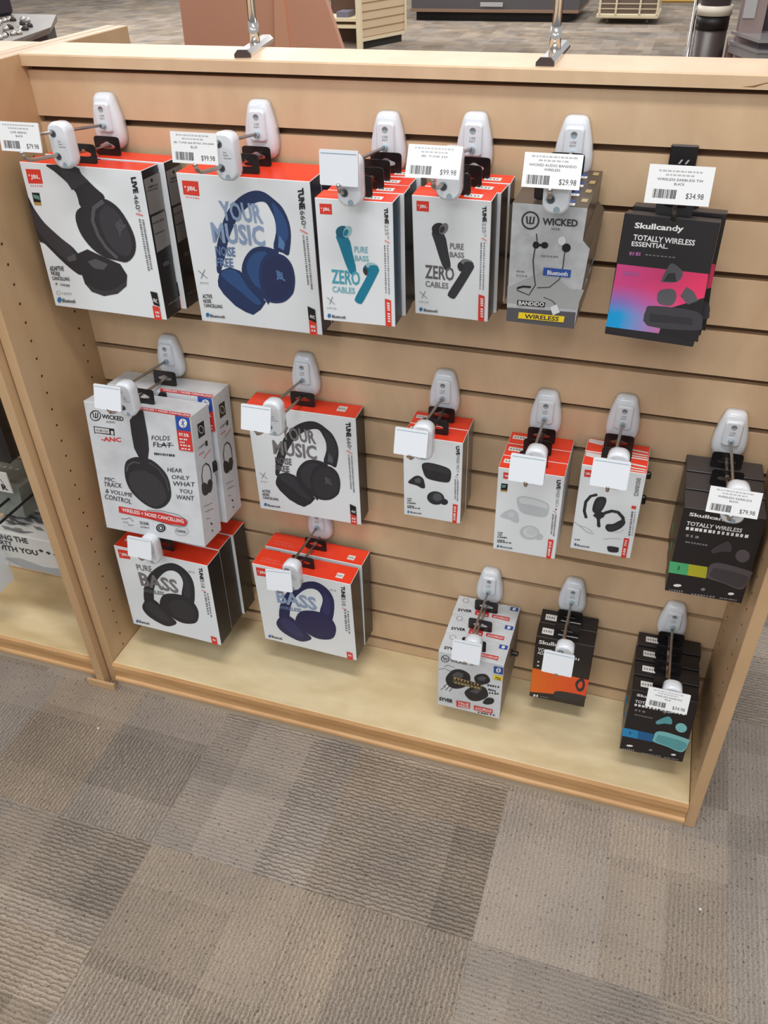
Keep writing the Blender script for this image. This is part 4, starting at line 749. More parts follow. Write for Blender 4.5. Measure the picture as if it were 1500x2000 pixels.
def disc(mb, x, z, r, y, m, n=16, a0=0, a1=360):
    mb.add([(x, y, z)]+[(x+r*math.cos(math.radians(a0+(a1-a0)*k/n)), y, z+r*math.sin(math.radians(a0+(a1-a0)*k/n))) for k in range(n+1)], [(0, k+1, k+2) for k in range(n)], m)
def barcode(mb, x0, x1, z0, z1, y):
    rr = random.Random(3); x = x0
    while x < x1:
        wv = rr.choice((.0004, .0007, .0011)); mb.add([(x, y, z0), (x+wv, y, z0), (x+wv, y, z1), (x, y, z1)], [(0, 1, 2, 3)], pm('dgrey')); x += wv+rr.choice((.0004, .0006, .001))
def price_card(parent, loc, lines, price, tilt, roll=0.0, w=.064, h=.036):
    """white holder; printed card in front when there is a price"""
    hold = MB(); hw, hh = (.0245, .020) if price is None else (w/2-.001, h/2-.0008)
    o = frect(hw, -hh, hh, .002)
    hold.prism(o, 'y', -.0012, .0012, plastic)
    hold.box(-.006, .006, .0012, .007, -.006, .010, plastic, c=.001)
    if price is None: hold.box(-hw+.002, hw-.002, -.0016, -.0012, hh-.0042, hh-.0034, plastic_dim)
    hb = hold.build('label_holder', parent, loc); hb.rotation_euler = (tilt, roll, 0)
    if price is not None:
        c = MB(); c.box(-w/2, w/2, -.0019, -.0014, -h/2, h/2, mat('label_paper', (232, 235, 238), .45))
        y = -.00205; W = w; rr = random.Random(len(price)+len(lines[0]))
        for z in (.0135, .0095):
            x = -.024 if z > .01 else -.016
            while x < (.022 if z > .01 else .014):
                d = .0015+.003*rr.random(); c.add([(x, y, z), (x+d, y, z), (x+d, y, z+.0016), (x, y, z+.0016)], [(0, 1, 2, 3)], pm('lgrey')); x += d+.0012
        glyph(c, lines[0], -min(.028, .0013*len(lines[0])), min(.028, .0013*len(lines[0])), .0042, .0026, y)
        if len(lines) > 1: glyph(c, lines[1], -.0011*len(lines[1]), .0011*len(lines[1]), -.0002, .0026, y)
        barcode(c, -.027, -.002, -.0145, -.005, y)
        glyph(c, price, .009, .028, -.0145, .0068, y)
        tag(c.build('price_card', hb), 'printed white price card')
    return hb
def hook(label, x, z, rise, ylock, ylab=-.2, card=None, tip=-.205, xs=0.0, tilt=-.30, roll=0.0, group='white security peg hooks', zl=0.0):
    h = empty('security_hook', (x, 0, z)); tag(h, label, 'display hook', group)
    sl = rise/.18
    zr = lambda y: sl*(-.02-y)
    xr = lambda y: xs*(-.02-y)/.18
    p = MB(); rings = []
    for y, sc in ((-.0005, 1.0), (-.010, .99), (-.015, .93), (-.0175, .82), (-.0185, .62)): rings.append([(a, y, b) for a, b in shield(sc)])
    p.loft(rings, plastic)
    # raised centre pad
    pr = []
    for y, s_ in ((-.012, 1.12), (-.020, 1.02), (-.0225, .9)): pr.append([(a*s_, y, (b-.011)*s_+.011) for a, b in frect(.0125, -.010, .031, .005)])
    p.loft(pr, plastic)
    disc(p, 0, .0225, .0042, -.0227, plastic_dim); disc(p, 0, .0225, .0042, -.0228, pm('mgrey'), a0=0, a1=180)
    for k, s_ in enumerate(('USE', 'KEY')): glyph(p, s_, -.004, .004, .0125-.004*k, .0026, -.0228, 'mgrey')
    p.build('back_plate', h)
    r = MB(); r.tube([(0, -.015, 0), (xr(ylock), ylock, zr(ylock)), (xr(ylab), ylab+.004, zr(ylab))], .0022, steel, 10)
    r.tube([(0, -.014, 0), (0, -.030, .0006)], .0038, plastic_dim, 10); r.build('upper_rod', h)
    r = MB(); zl0 = -.030
    pts = [(0, -.008, zl0)]+[(xr(y), y, zl0+zr(y)) for y in (-.05, -.1, -.15, tip+.018)]
    pts += [(xr(tip), tip+.010, zl0+zr(tip)-.0005), (xr(tip), tip+.003, zl0+zr(tip)+.003), (xr(tip), tip, zl0+zr(tip)+.010)]
    r.tube(pts, .0026, steel, 10); r.tube([pts[-1], (pts[-1][0], pts[-1][1]-.0005, pts[-1][2]+.003)], [.0036, .0022], chrome, 10); r.build('lower_rod', h)
    # sliding stop lock
    lx = xr(ylock)+.006; lz = zr(ylock)
    k = MB(); rings = []
    for y, s_ in ((.014, .84), (.010, .96), (-.004, 1.0), (-.008, .96), (-.0096, .86)):
        rings.append([(lx+a*s_, ylock+y, lz-.0165+(b+.0165)*s_) for a, b in frect(.0155, -.0475, .0145, .0125, 6)])
    k.loft(rings, plastic)
    yy = ylock-.0097
    for zz in (0, -.030): disc(k, lx-.006, lz+zz, .0056, yy, plastic_dim); disc(k, lx-.0055, lz+zz-.0005, .0044, yy-.0001, mat('lock_slot', (74, 80, 86), .6))
    disc(k, lx+.002, lz-.0415, .0038, yy, plastic_dim)
    for i, s_ in enumerate(('See', 'Sales', 'Associate')): glyph(k, s_, lx-.001, lx+(.004, .006, .010)[i], lz-.011-.0036*i, .0024, yy-.0001, 'mgrey')
    k.build('stop_lock', h)
    price_card(h, (xr(ylab), ylab, zr(ylab)+zl), card[0] if card else [''], card[1] if card else None, tilt, roll)
    return h
H1, H2, H3, H3b = TOP-.077, TOP-.4615, TOP-.776, TOP-.850
HOOKS = dict(
 A=(.131, TOP-.076, .024, -.128, (['LIVE 460NC', 'BLACK'], '$79.98'), 'hook with price card at the far left of the top row'),
 B=(.383, TOP-.077, .024, -.130, (['JBL TUNE 660 BTNC ON EAR', 'BLUE'], '$99.98'), 'hook with price card above the blue headphone box'),
 C=(.573, TOP-.085, .019, -.178, None, 'hook with blank holder above the teal earbud boxes'),
 D=(.694, TOP-.081, .028, -.152, (['JBL TUNE 225'], '$99.98'), 'hook with tilted price card above the black stick earbud boxes'),
 E=(.825, TOP-.080, .025, -.184, (['WICKED AUDIO BANDIDO', 'WIRELESS'], '$29.98'), 'hook with price card above the grey notched earphone boxes'),
 G=(.158, TOP-.461, .023, -.160, None, 'hook with blank holder above the crumpled white headphone boxes'),
 F=(.417, TOP-.462, .027, -.152, None, 'hook with blank holder above the lone black headphone box in the middle row'),
 H=(.660, TOP-.461, .025, -.155, None, 'hook with blank holder above the black oval case earbud boxes'),
 I=(.825, TOP-.473, .022, -.152, None, 'hook with blank holder above the pale white earbud boxes'),
 J=(.943, TOP-.464, .026, -.150, None, 'hook with blank holder above the ear hook sport earphone boxes'),
 K=(1.099, TOP-.467, .014, -.172, (['WIRELESS EARBUDS', 'BLACK'], '$79.98'), 'rightmost hook of the middle row with price card over black boxes'),
 L=(.144, TOP-.772, .022, -.176, None, 'hook mostly hidden behind the crumpled white headphone boxes'),
 M=(.419, TOP-.776, .016, -.158, None, 'hook with blank holder above the dark blue headphone boxes'),
 N=(.755, TOP-.855, .018, -.176, None, 'hook with blank holder above the crumpled paper earbud boxes'),
 O=(.907, TOP-.842, .024, -.160, None, 'hook with blank holder above the orange and black boxes'),
 Q=(1.084, TOP-.854, .006, -.176, (['WIRELESS EARBUDS', 'BLUE'], '$34.98'), 'lowest right hook with price card above the turquoise and black boxes'))
for k, (x, z, rise, yl, card, lab) in HOOKS.items():
    hook('white plastic '+lab, x, z, rise, yl, card=card, roll={'M': -.12, 'H': .0, 'D': .0}.get(k, 0.0), tilt={'D': -.5, 'C': -.1, 'A': -.15, 'B': -.15}.get(k, -.3),
         xs={'A': -.006, 'D': -.004, 'I': .003, 'J': -.004}.get(k, 0.0))

# ================================================================ boxed products
def hang_tab(parent, zt, y, w=.044, m=None, h=.027):
    m = m or tab_black
    N = 40; out = []; inn = []
    def sq(t, a, b, e): c, s = math.cos(t), math.sin(t); return (math.copysign(abs(c)**e, c)*a, math.copysign(abs(s)**e, s)*b)
    for k in range(N):
        t = 2*math.pi*(k+.5)/N; x, z = sq(t, w/2, h/2, .25); out.append((x, z+h/2))
        x, z = sq(t, w*.30, .0035, .8); z = z+(.0035*math.exp(-(x/.005)**2) if z > 0 else 0); inn.append((x, z+h/2-.0005))
    b = MB(); v = []
    for yy in (y-.0006, y+.0006): v += [(a, yy, zt+c) for a, c in out]+[(a, yy, zt+c) for a, c in inn]
    f = []
    for k in range(N):
        j = (k+1) % N
        f += [(k, j, N+j, N+k), (2*N+k, 3*N+k, 3*N+j, 2*N+j), (k, 2*N+k, 2*N+j, j), (N+k, N+j, 3*N+j, 3*N+k)]
    b.add(v, f, m); return b.build('hang_tab', parent)
def carton(name, w, h, T, art, var, top, side, loc, pit, yaw, front=None, back=None, sideart=None, topart=None, sticker=None, outline=None, tab=.044, bottom=None, edge=None, svar=None, topmark=None):
    front = front or carton_white; back = back or side; b = MB()
    def mf(n):
        if n.y < -.8: return front
        if n.z > .8: return top
        if n.x > .8: return side
        if n.z < -.8: return bottom or side
        if n.x < -.8 or n.y > .8: return back
        return edge or front
    if outline: b.prism([(-w/2+u*w, -v*h) for u, v in outline], 'y', -T/2, T/2, side, mf=lambda n: front if n.y < -.8 else (top if n.z > .6 else side))
    else: b.box(-w/2, w/2, -T/2, T/2, -h, 0, front, c=.0007, mf=mf)
    if art: draw(b, ART[art], lambda u, v, o: (-w/2+u*w, -T/2-o, -v*h), var, w, h)
    if sideart: draw(b, ART[sideart], lambda u, v, o: (w/2+o, -T/2+u*T, -v*h), svar, T, h)
    if topart: draw(b, ART[topart], lambda u, v, o: (-w/2+u*w, T/2-v*T, o), var, w, T)
    if topmark: draw(b, topmark, lambda u, v, o: (-w/2+u*w, T/2-v*T, o), var, w, T)
    o = b.build(name, None, (loc[0], loc[1]+T/2, loc[2])); o.rotation_euler = (pit, 0, yaw)
    if tab: hang_tab(o, .0, -.1*T, tab)
    if sticker:
        for (u, v, a, c) in sticker:
            s = MB(); s.box(-w/2+u*w, -w/2+(u+a)*w, T/2-(v+c)*T, T/2-v*T, .0002, .0006, mat('sticker_paper', (226, 226, 224), .5))
            draw(s, [['x', 'mgrey', [[u+.1*a, v+.7*c], [u+.9*a, v+.7*c], [u+.1*a, v+.3*c]], 4]], lambda uu, vv, q: (-w/2+uu*w, T/2-vv*T, .0006+q), None, w, T, base=.0001)
            tag(s.build('price_sticker', o), 'small white price sticker')
    return o
WORDS = {1: [''], 2: [', frontmost on its hook', ', behind the front one'], 3: [', frontmost on its hook', ', middle of the three', ', rearmost on its hook'],
         4: [', frontmost on its hook', ', second from front', ', third from front', ', rearmost on its hook']}
def stack(n, name, cat, group, base, w, h, T, x, yf, z, pit=0.0, yaw=0.0, jit=None, art=None, **kw):
    for i in range(n):
        jx, jyaw, jp = (jit[i] if jit else (0, 0, 0))
        o = carton(name, w, h, T*math.cos(pit)-kw.get('gap', .0006), art, kw.get('var'), kw['top'], kw['side'], (x+jx, yf+i*T, z), pit+jp, yaw+jyaw,
                   **{k: v for k, v in kw.items() if k not in ('var', 'top', 'side', 'gap')})
        tag(o, base+WORDS[n][i], cat, group)
dark = mat('carton_black', (40, 37, 38), .32); navy = mat('carton_navy', (34, 40, 70), .32); tealside = mat('carton_teal', (36, 66, 84), .32)
brownd = mat('carton_dark_brown', (72, 58, 54), .32); tan = mat('carton_taupe', (126, 110, 94), .34); skb = mat('carton_satin_black', (30, 27, 30), .3); skg = mat('carton_grey_top', (64, 60, 62), .42)
mark = [['x', 'redlt', [[.06, .62], [.26, .62], [.06, .54]], 7], ['x', 'redlt', [[.06, .78], [.30, .78], [.06, .70]], 8]]
NV = dict(c1='nv1', c2='nv2', c3='nv3', c4='nv4', cw='nvw', cw2='nvw2'); BK = dict(c1='bk1', c2='bk2', c3='bk3', c4='bk4', cw='bkw', cw2='bkw2')
TL = dict(c1='tl1', c2='tl2', c3='tl3', cw='tlw', cw2='tlw2'); WH = dict(c1='wh1', c2='wh2', c3='wh3'); PP = dict(c1='pp1', c2='pp2', c3='nv3', c4='pp4', cw='ppw', cw2='nvw2')
BK225 = dict(c1='bk1', c2='bk2', c3='mgrey', cw='mgrey', cw2='bkw2')
HB, EB = 'headphone box', 'earbud box'
stack(2, 'headphone_box', HB, 'boxes on the far left top hook', 'white box of large black headphones at top left', .209, .223, .047, .131, -.103, TOP-.114, -.03, -.02,
      jit=[(0, 0, 0), (.010, -.01, .0)], gap=.003, art='live460', sideart='live460side', top=red_top, side=dark, back=dark)
stack(2, 'headphone_box', HB, 'boxes of blue headphones in the top row', 'white box of blue headphones in the top row', .205, .227, .040, .383, -.088, TOP-.117, .02, 0, art='tune660', var=NV, top=red_top, side=navy, topmark=mark)
stack(4, 'earbud_box', EB, 'boxes of teal stick earbuds', 'slim white box of teal stick earbuds', .104, .168, .0375, .572, -.156, TOP-.116, .01, .03, gap=.003, jit=[(0, 0, 0), (.003, .02, .0), (.0, -.02, 0), (.004, .02, 0)], art='tune225', var=TL, top=red_top, side=tealside,
      sticker=[(.62, .45, .22, .35)], topmark=mark)
stack(3, 'earbud_box', EB, 'boxes of black stick earbuds', 'slim white box of black stick earbuds', .104, .166, .038, .693, -.126, TOP-.113, .06, -.03, gap=.006, jit=[(0, 0, .02), (.006, -.06, 0), (.008, .03, .0)], art='tune225', var=BK225, top=red_top, side=brownd,
      sticker=[(.64, .45, .22, .35)], topmark=mark)
stack(4, 'earphone_box', 'earphone box', 'notched boxes of wired neckband earphones', 'grey notched box of wired earphones with yellow strip', .088, .154, .038, .821, -.161, TOP-.103, .05, -.02, art='bandido', front=paper_grey,
      top=mat('carton_bronze', (74, 64, 56), .3), side=mat('carton_bronze_side', (88, 80, 76), .3), outline=[(0, 0), (1, 0), (.985, .25), (1.09, .31), (1.0, 1), (0, 1)],
      topmark=[['p', 'blue', [[.72+.08*math.cos(t*.5236), .5+.16*math.sin(t*.5236)] for t in range(12)]], ['p', 'gold2', [[.88, .2], [.96, .2], [.96, .5], [.88, .5]]]], sticker=[(.62, .70, .2, .2)])
stack(2, 'earbud_box', EB, 'black and pink boxes on the black hook', 'black box with pink and blue gradient below its logo', .112, .152, .034, .961, -.098, TOP-.130, -.15, -.10, gap=.004, jit=[(0, 0, 0), (.007, .03, .02)], art='pinkbox', front=skb, top=skg, side=mat('carton_plum', (60, 40, 52), .3), edge=skb)
stack(2, 'headphone_box', HB, 'crumpled white boxes of black headphones', 'crumpled white paper box of folding black headphones', .206, .255, .068, .158, -.138, TOP-.497, -.12, 0, gap=.005, jit=[(0, 0, 0), (.004, .02, .03)], art='wicked', front=paper_wrinkle, top=paper_wrinkle, side=paper_wrinkle,
      sideart='wickedside')
stack(1, 'headphone_box', HB, 'lone box of black headphones', 'white box of black headphones alone on its hook mid row', .200, .225, .044, .417, -.047, TOP-.508, 0.0, .02, art='tune660', var=BK, top=red_top, side=dark, sticker=[(.80, .25, .08, .38)], topmark=mark)
stack(2, 'earbud_box', EB, 'boxes of black earbuds with oval case', 'white box picturing a black oval earbud case', .098, .160, .039, .660, -.081, TOP-.502, 0, .01, art='livefree', var=BK, top=red_top, side=tan, sticker=[(.05, .3, .2, .25)], topmark=mark)
stack(3, 'earbud_box', EB, 'boxes of pale white earbuds', 'white box picturing pale white earbuds', .101, .163, .036, .823, -.110, TOP-.516, .01, .01, art='livefree', var=WH, top=red_top, side=carton_white, sticker=[(.05, .3, .22, .3)])
stack(2, 'earphone_box', 'earphone box', 'boxes of black ear hook sport earphones', 'white box of black ear hook sport earphones', .095, .161, .040, .942, -.083, TOP-.507, -.02, -.01, art='endurance', var=BK, top=red_top, side=mat('carton_wine', (90, 52, 48), .34),
      topmark=[['p', 'white', [[.02, .05], [.3, .1], [.25, .45], [.02, .35]]], ['p', 'white', [[.3, .25], [.98, .45], [.98, .55], [.3, .38]]], ['p', 'white', [[.3, .6], [.98, .68], [.98, .76], [.3, .7]]], ['p', 'white', [[.6, .84], [.98, .84], [.98, .92], [.6, .92]]]])
stack(3, 'earbud_box', EB, 'black boxes with a green strip', 'black box with green and yellow strip at right edge', .109, .153, .048, 1.099, -.150, TOP-.508, -.04, .02, art='skull', var=dict(c1='gr1', c2='gr2', c3='gr3', c4='gr4'), front=skb, top=skg, side=mat('carton_green_black', (30, 34, 24), .35), edge=skb)
stack(3, 'headphone_box', HB, 'lowest left boxes of black headphones', 'white box of black on ear headphones at lower left', .205, .206, .048, .144, -.150, TOP-.809, -.03, -.02, jit=[(0, 0, 0), (0, .0, .0), (.006, .0, 0)], art='tune510', var=BK, top=red_top, side=dark, topmark=mark, sticker=[(.06, .3, .1, .3)])
stack(2, 'headphone_box', HB, 'boxes of dark blue headphones', 'white box of dark blue headphones near the base shelf', .200, .207, .054, .418, -.114, TOP-.817, .03, -.02, jit=[(0, 0, 0), (.003, 0, -.05)], gap=.008, art='tune510', var=PP, top=red_top, side=dark, topmark=mark, sticker=[(.83, .5, .07, .28)])
stack(3, 'earbud_box', EB, 'crumpled paper boxes of black earbuds', 'crumpled white paper box of black earbuds', .119, .145, .051, .755, -.156, TOP-.897, 0, -.01, art='syver', front=paper_wrinkle, top=paper_wrinkle, side=mat('carton_kraft_edge', (150, 136, 122), .5, noise=.2, nscale=60), topart='syvertop', edge=paper_wrinkle)
stack(2, 'earphone_box', 'earphone box', 'orange and black earphone boxes', 'black box with orange lower band and sport earphones', .103, .163, .037, .908, -.078, TOP-.887, 0, .02, art='skullorange', front=skb, top=skb, side=mat('carton_rust', (58, 32, 24), .35), edge=skb, sticker=[(.08, .35, .2, .42), (.36, .30, .34, .35)])
stack(4, 'earbud_box', EB, 'black boxes with a turquoise case', 'black box with turquoise earbud case and blue strip', .107, .145, .0365, 1.085, -.151, TOP-.894, -.08, .02, jit=[(0, 0, 0), (0, 0, 0), (-.001, 0, 0), (.001, 0, 0)], art='skull', var=dict(c1='sk1', c2='sk2', c3='sk3', c4='sk4'), front=skb, top=skb, side=mat('carton_teal_black', (22, 30, 34), .35), edge=skb,
      sticker=[(.12, .3, .2, .4)])

# black clip ends poking out beside some boxes
def clip_end(o, x, y, z, ln, r=.006):
    b = MB(); b.box(x-.001, x+ln, y-.004, y+.004, z-r, z+r, tab_black, c=.002); b.box(x, x+.002, y-.0055, y+.0055, z-r-.0015, z+r+.0015, tab_black, c=.0008); b.build('clip_end', o)
D = bpy.data.objects
clip_end(D['earphone_box.005'], .0475, .010, -.046, .009); clip_end(D['earphone_box.005'], .0475, .0, -.086, .008, .008)
clip_end(D['headphone_box.004'], .103, .028, -.120, .006, .009); clip_end(D['earbud_box.018'], .0595, .0, -.045, .014, .005)
# black clip hook with its own card
h = empty('clip_hook', (.961, 0, TOP-.085)); tag(h, 'black metal clip hook in top groove above the pink and black boxes', 'display hook')
b = MB(); b.box(-.0165, .0165, -.006, -.0005, -.044, .018, tab_black, c=.0015); b.box(-.016, .016, -.0005, .010, .004, .0085, tab_black)
for z in (-.004, -.018):
    for x in (-.005, .003): b.prism([(x, z), (x+.003, z+.005), (x+.0055, z+.005), (x+.0025, z)], 'y', -.0066, -.006, pm('lgrey'))
b.build('clip_plate', h)
b = MB(); b.tube([(0, -.004, -.030), (0, -.08, -.034), (0, -.150, -.030), (0, -.158, -.026), (0, -.160, -.016)], .0026, tab_black, 10); b.build('peg_rod', h)
b = MB(); b.tube([(0, -.004, -.006), (0, -.08, -.002), (0, -.148, .008)], .0022, tab_black, 10); b.build('label_rod', h)
b = MB(); b.tube([(-.028, -.03, -.034), (-.020, -.03, -.024), (0, -.03, -.020), (.020, -.03, -.024), (.028, -.03, -.034)], .0025, tab_black, 8); b.build('cross_bar', h)
price_card(h, (0, -.151, .010), ['WIRELESS EARBUDS TW', 'BLACK'], '$34.98', -.2, w=.070, h=.041)

# ================================================================ neighbouring bay goods
def zig(n, seed, m='ink3'):
    rr = random.Random(seed); out = []
    for k in range(n):
        u, v = rr.random()*.86+.07, rr.random()*.8+.1; s = rr.choice((-1, 1))
        for j in range(4):
            a = u-.05+.025*j; out.append(['s', m, .006, [[max(.01, a), max(.02, v-.12*s*.5)], [min(.99, a+.09), min(.98, v+.12*s*.5)]]])
    return out
npaper = mat('carton_grey_white', (200, 200, 196), .45, noise=.06, nscale=30)
def ncarton(label, w, h, T, loc, art, topart, front=None, top=None, side=None, pit=0, yaw=0):
    b = MB(); front = front or npaper
    b.box(-w/2, w/2, -T/2, T/2, -h, 0, front, c=.001, mf=lambda n: (top or front) if n.z > .8 else ((side or front) if abs(n.x) > .8 else None))
    draw(b, art, lambda u, v, o: (-w/2+u*w, -T/2-o, -v*h), None, w, h)
    if topart: draw(b, topart, lambda u, v, o: (-w/2+u*w, T/2-v*T, o), None, w, T)
    o = b.build('speaker_box', None, loc); o.rotation_euler = (pit, 0, yaw); tag(o, label, 'speaker box'); return o
ncarton('patterned grey speaker box, front one on the neighbouring bay hook', .19, .092, .075, (-.165, -.1145, .329), [
    ['t', 'dgrey', 'BRING THE', [[.02, .24], [.50, .20], [.02, .08]], .04], ['t', 'dgrey', 'PARTY', [[.02, .38], [.27, .36], [.02, .26]], .04], ['t', 'dgrey', 'WITH YOU', [[.02, .56], [.58, .50], [.02, .40]], .04],
    ['p', 'dgrey', [[.60, .32], [.635, .28], [.67, .32], [.635, .38]]], ['p', 'dgrey', [[.69, .34], [.725, .30], [.76, .34], [.725, .40]]], ['p', 'dgrey', [[.78, .36], [.815, .32], [.85, .36], [.815, .42]]],
    ['p', 'mgrey2', [[.08, .80], [.3, .70], [.6, .82], [.97, .72], [.97, .98], [.3, .98]]]], zig(34, 4))
ncarton('patterned grey speaker box, behind the front one on the neighbouring bay', .19, .092, .066, (-.160, -.041, .357), [], zig(16, 9)+[
    ['t', 'black', 'BRING', [[.22, .62], [.66, .62], [.22, .42]], .04], ['t', 'black', 'LIFE-TY', [[.25, .88], [.78, .88], [.25, .68]], .04]], side=npaper)
ncarton('crumpled grey green package leaning above the patterned speaker boxes', .150, .070, .10, (-.245, -.075, .425), [], [['x', 'lgrey', [[.1, .4], [.7, .4], [.1, .3]], 6]], front=mat('crumpled_film', (118, 126, 120), .3, noise=.3, nscale=40, bump=.4), pit=-.12)
b = MB(); b.box(-.10, .0, -.0015, .0015, -.048, 0, npaper, c=.0005)
draw(b, [['p', 'black', [[.62, .18], [.74, .18], [.74, .5], [.62, .5]]], ['s', 'mgrey', .02, [[.78, .2], [.86, .6]]], ['t', 'black', 'R', [[.78, .88], [.92, .88], [.78, .6]], .04]], lambda u, v, o: (-.1+u*.1, -.0015-o, -v*.048), None, .1, .048)
o = b.build('header_card', None, (-.168, -.142, .478)); tag(o, 'white printed card below the black package at the left edge', 'card')
b = MB(); b.box(-.12, 0, -.05, .05, -.0, .15, mat('black_blister', (34, 34, 38), .12, coat=.5), c=.008); b.box(-.05, -.044, -.052, -.05, .01, .145, pm('ink3'))
o = b.build('blister_package', None, (-.158, -.085, .490)); tag(o, 'glossy black blister package hanging at the left edge', 'package')
for i, (x, z, lab) in enumerate(((-.200, .362, 'black peg hook over patterned speaker boxes, left of the pair'), (-.163, .362, 'black peg hook over patterned speaker boxes, right of the pair'))):
    b = MB(); b.box(-.010, .010, -.004, 0, -.02, .018, tab_black, c=.001); b.tube([(0, -.002, .006), (0, -.20, .010), (0, -.213, .014), (0, -.217, .024)], .0028, tab_black, 10)
    o = b.build('peg_hook', None, (x, -.0005, z+.03)); tag(o, lab, 'display hook', 'black peg hooks on the neighbouring bay')
o = ncarton('white speaker box at the left edge in front of patterned ones', .10, .10, .05, (-.290, -.175, .296), [['p', 'mgrey', [[.3, .3], [.8, .3], [.8, .7], [.3, .7]]]], None, front=carton_white)
b = MB(); b.box(-.03, .03, -.0012, .0012, -.035, 0, plastic, c=.0004); o = b.build('label_holder', None, (-.262, -.232, .326)); tag(o, 'white label plate in front of the white speaker box at left edge', 'label holder')

# ================================================================ chrome sign posts on the top rail
for x, yaw, lab in ((.344, .20, 'left chrome sign post standing on the top rail'), (.777, 0.0, 'right chrome sign post standing on the top rail')):
    s = empty('sign_post', (x, .08, TOP+.015), (0, 0, yaw)); tag(s, lab, 'sign post', 'chrome sign posts on the top rail')
    b = MB(); b.prism([(-.011, 0), (.011, 0), (.011, .004), (.006, .009), (-.006, .009), (-.011, .004)], 'y', -.072, .072, chrome); b.build('foot_bar', s)
    b = MB(); b.prism([(-.0115, 0), (.0115, 0), (.0115, .0045), (.0065, .0098), (-.0065, .0098), (-.0115, .0045)], 'y', -.0765, -.0722, mat('dark_end_cap', (70, 58, 56), .4)); b.build('end_cap', s)
    b = MB(); b.tube([(0, 0, .008), (0, 0, .034)], [.0076, .0072], chrome, 16); b.build('collar', s)
    b = MB(); b.tube([(0, 0, .03), (0, 0, .55)], .0060, chrome, 16); b.build('pole', s)

# ================================================================ shop behind
salmon = mat('salmon_laminate', (206, 150, 124), .5, noise=.08, nscale=3)
s = empty('tapered_display_stand', (-.67, 2.45, 0)); tag(s, 'salmon brown tapered display stand behind the top rail', 'display stand')
b = MB(); z1 = 1.06
def fr(x0b, x1b, x0t, x1t, y0, y1, m):
    b.hull([(x0b, y0, 0), (x1b, y0, 0), (x0b, y1, 0), (x1b, y1, 0), (x0t, y0, z1), (x1t, y0, z1), (x0t, y1, z1), (x1t, y1, z1)], m)
fr(-.36, .65, -.32, .275, -.25, -.22, salmon); b.build('body', s)
b = MB(); b.hull([(.00, -.262, 0), (.17, -.262, 0), (.09, -.262, z1), (.125, -.262, z1), (.0, -.25, 0), (.17, -.25, 0), (.09, -.25, z1), (.125, -.25, z1)], mat('salmon_trim', (212, 158, 128), .5)); b.build('corner_trim', s)
cream = mat('cream_slatwall', (214, 190, 156), .5); creamt = mat('cream_trim', (226, 212, 180), .5)
s = empty('cream_slatwall_unit', (-2.27, 7.93, 0), (0, 0, math.atan2(.61, .27))); tag(s, 'cream slatwall display unit standing across the aisle', 'display unit')
b = MB(); b.box(0, .67, 0, .04, .07, 1.3, cream)
for k in range(16): b.box(.012, .66, -.004, 0, .10+.075*k, .108+.075*k, mat('slat_shadow_line', (150, 120, 90), .6))
b.build('slat_panel', s)
b = MB(); b.box(-.03, .0, -.012, .05, .0, 1.3, creamt); b.box(.655, .68, -.012, .02, .07, 1.3, creamt); b.box(0, .67, -.012, .0, .07, .10, creamt); b.build('frame', s)
b = MB(); b.box(.02, .62, .01, .04, 0, .07, mat('dark_recess', (40, 36, 34), .7)); b.build('plinth', s)
s = empty('white_shelf_unit', (-2.52, 8.1, 0)); tag(s, 'white shelving with dark goods beside the cream slatwall unit', 'shelving')
b = MB(); b.box(-.25, .2, .3, .34, 0, 1.2, mat('brown_backing', (92, 66, 52), .7)); b.build('back_panel', s)
for z in (.17, .23): b = MB(); b.box(-.25, .2, -.05, .3, z, z+.03, creamt); b.build('shelf', s)
b = MB(); b.box(-.08, .05, .0, .2, .26, .31, mat('grey_blue_goods', (112, 112, 130), .5)); tag(b.build('folded_goods', None, (-2.52, 8.1, 0)), 'grey blue folded goods on the white shelf far behind', 'folded goods')
s = empty('platform_display', (-1.39, 10.6, 0)); tag(s, 'long grey platform display across the far aisle', 'display platform')
b = MB(); b.box(-1.0, 1.0, -.5, .5, .125, .5, mat('slate_grey', (84, 82, 84), .6)); b.build('body', s)
b = MB(); b.box(-1.01, 1.0, -.52, .5, .095, .125, mat('worn_wood_edge', (142, 112, 92), .6)); b.build('rim', s)
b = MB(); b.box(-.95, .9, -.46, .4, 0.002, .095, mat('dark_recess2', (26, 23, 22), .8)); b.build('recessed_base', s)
b = MB(); b.box(-.15, .12, -.523, -.52, .155, .2, pm('lgrey')); b.build('price_rail', s)
s = empty('wire_basket', (.165, 10.3, 0)); tag(s, 'cream wire basket on casters far behind the rail', 'basket')
b = MB(); b.box(-.34, .34, -.3, .3, .058, .105, creamt, c=.01); b.build('tray', s)
b = MB()
for z in (.15, .20, .26, .33): b.box(-.33, .33, -.305, -.297, z, z+.008, creamt)
for x in (-.32, -.14, .12, .31): b.box(x, x+.02, -.307, -.295, .10, .6, creamt)
for x in (-.33, .31):
    b.box(x, x+.02, -.3, .3, .3, .32, creamt); b.box(x, x+.02, .28, .3, .1, .6, creamt)
b.build('wire_grid', s)
b = MB(); b.box(-.30, .30, -.26, .26, .11, .32, mat('grey_brown_goods', (120, 104, 92), .7)); b.build('liner', s)
for x in (-.22, .22):
    for y in (-.2, .2): b = MB(); b.tube([(x-.012, y, .03), (x+.012, y, .03)], .029, mat('caster_grey', (110, 104, 98), .5), 12); b.build('caster', s)
b = MB(); b.box(-.25, .25, -.2, .2, .0, .32, mat('straw_yellow', (216, 176, 96), .7), c=.02); tag(b.build('storage_box', None, (.62, 12.3, 0)), 'straw yellow storage box at the far top edge', 'box')
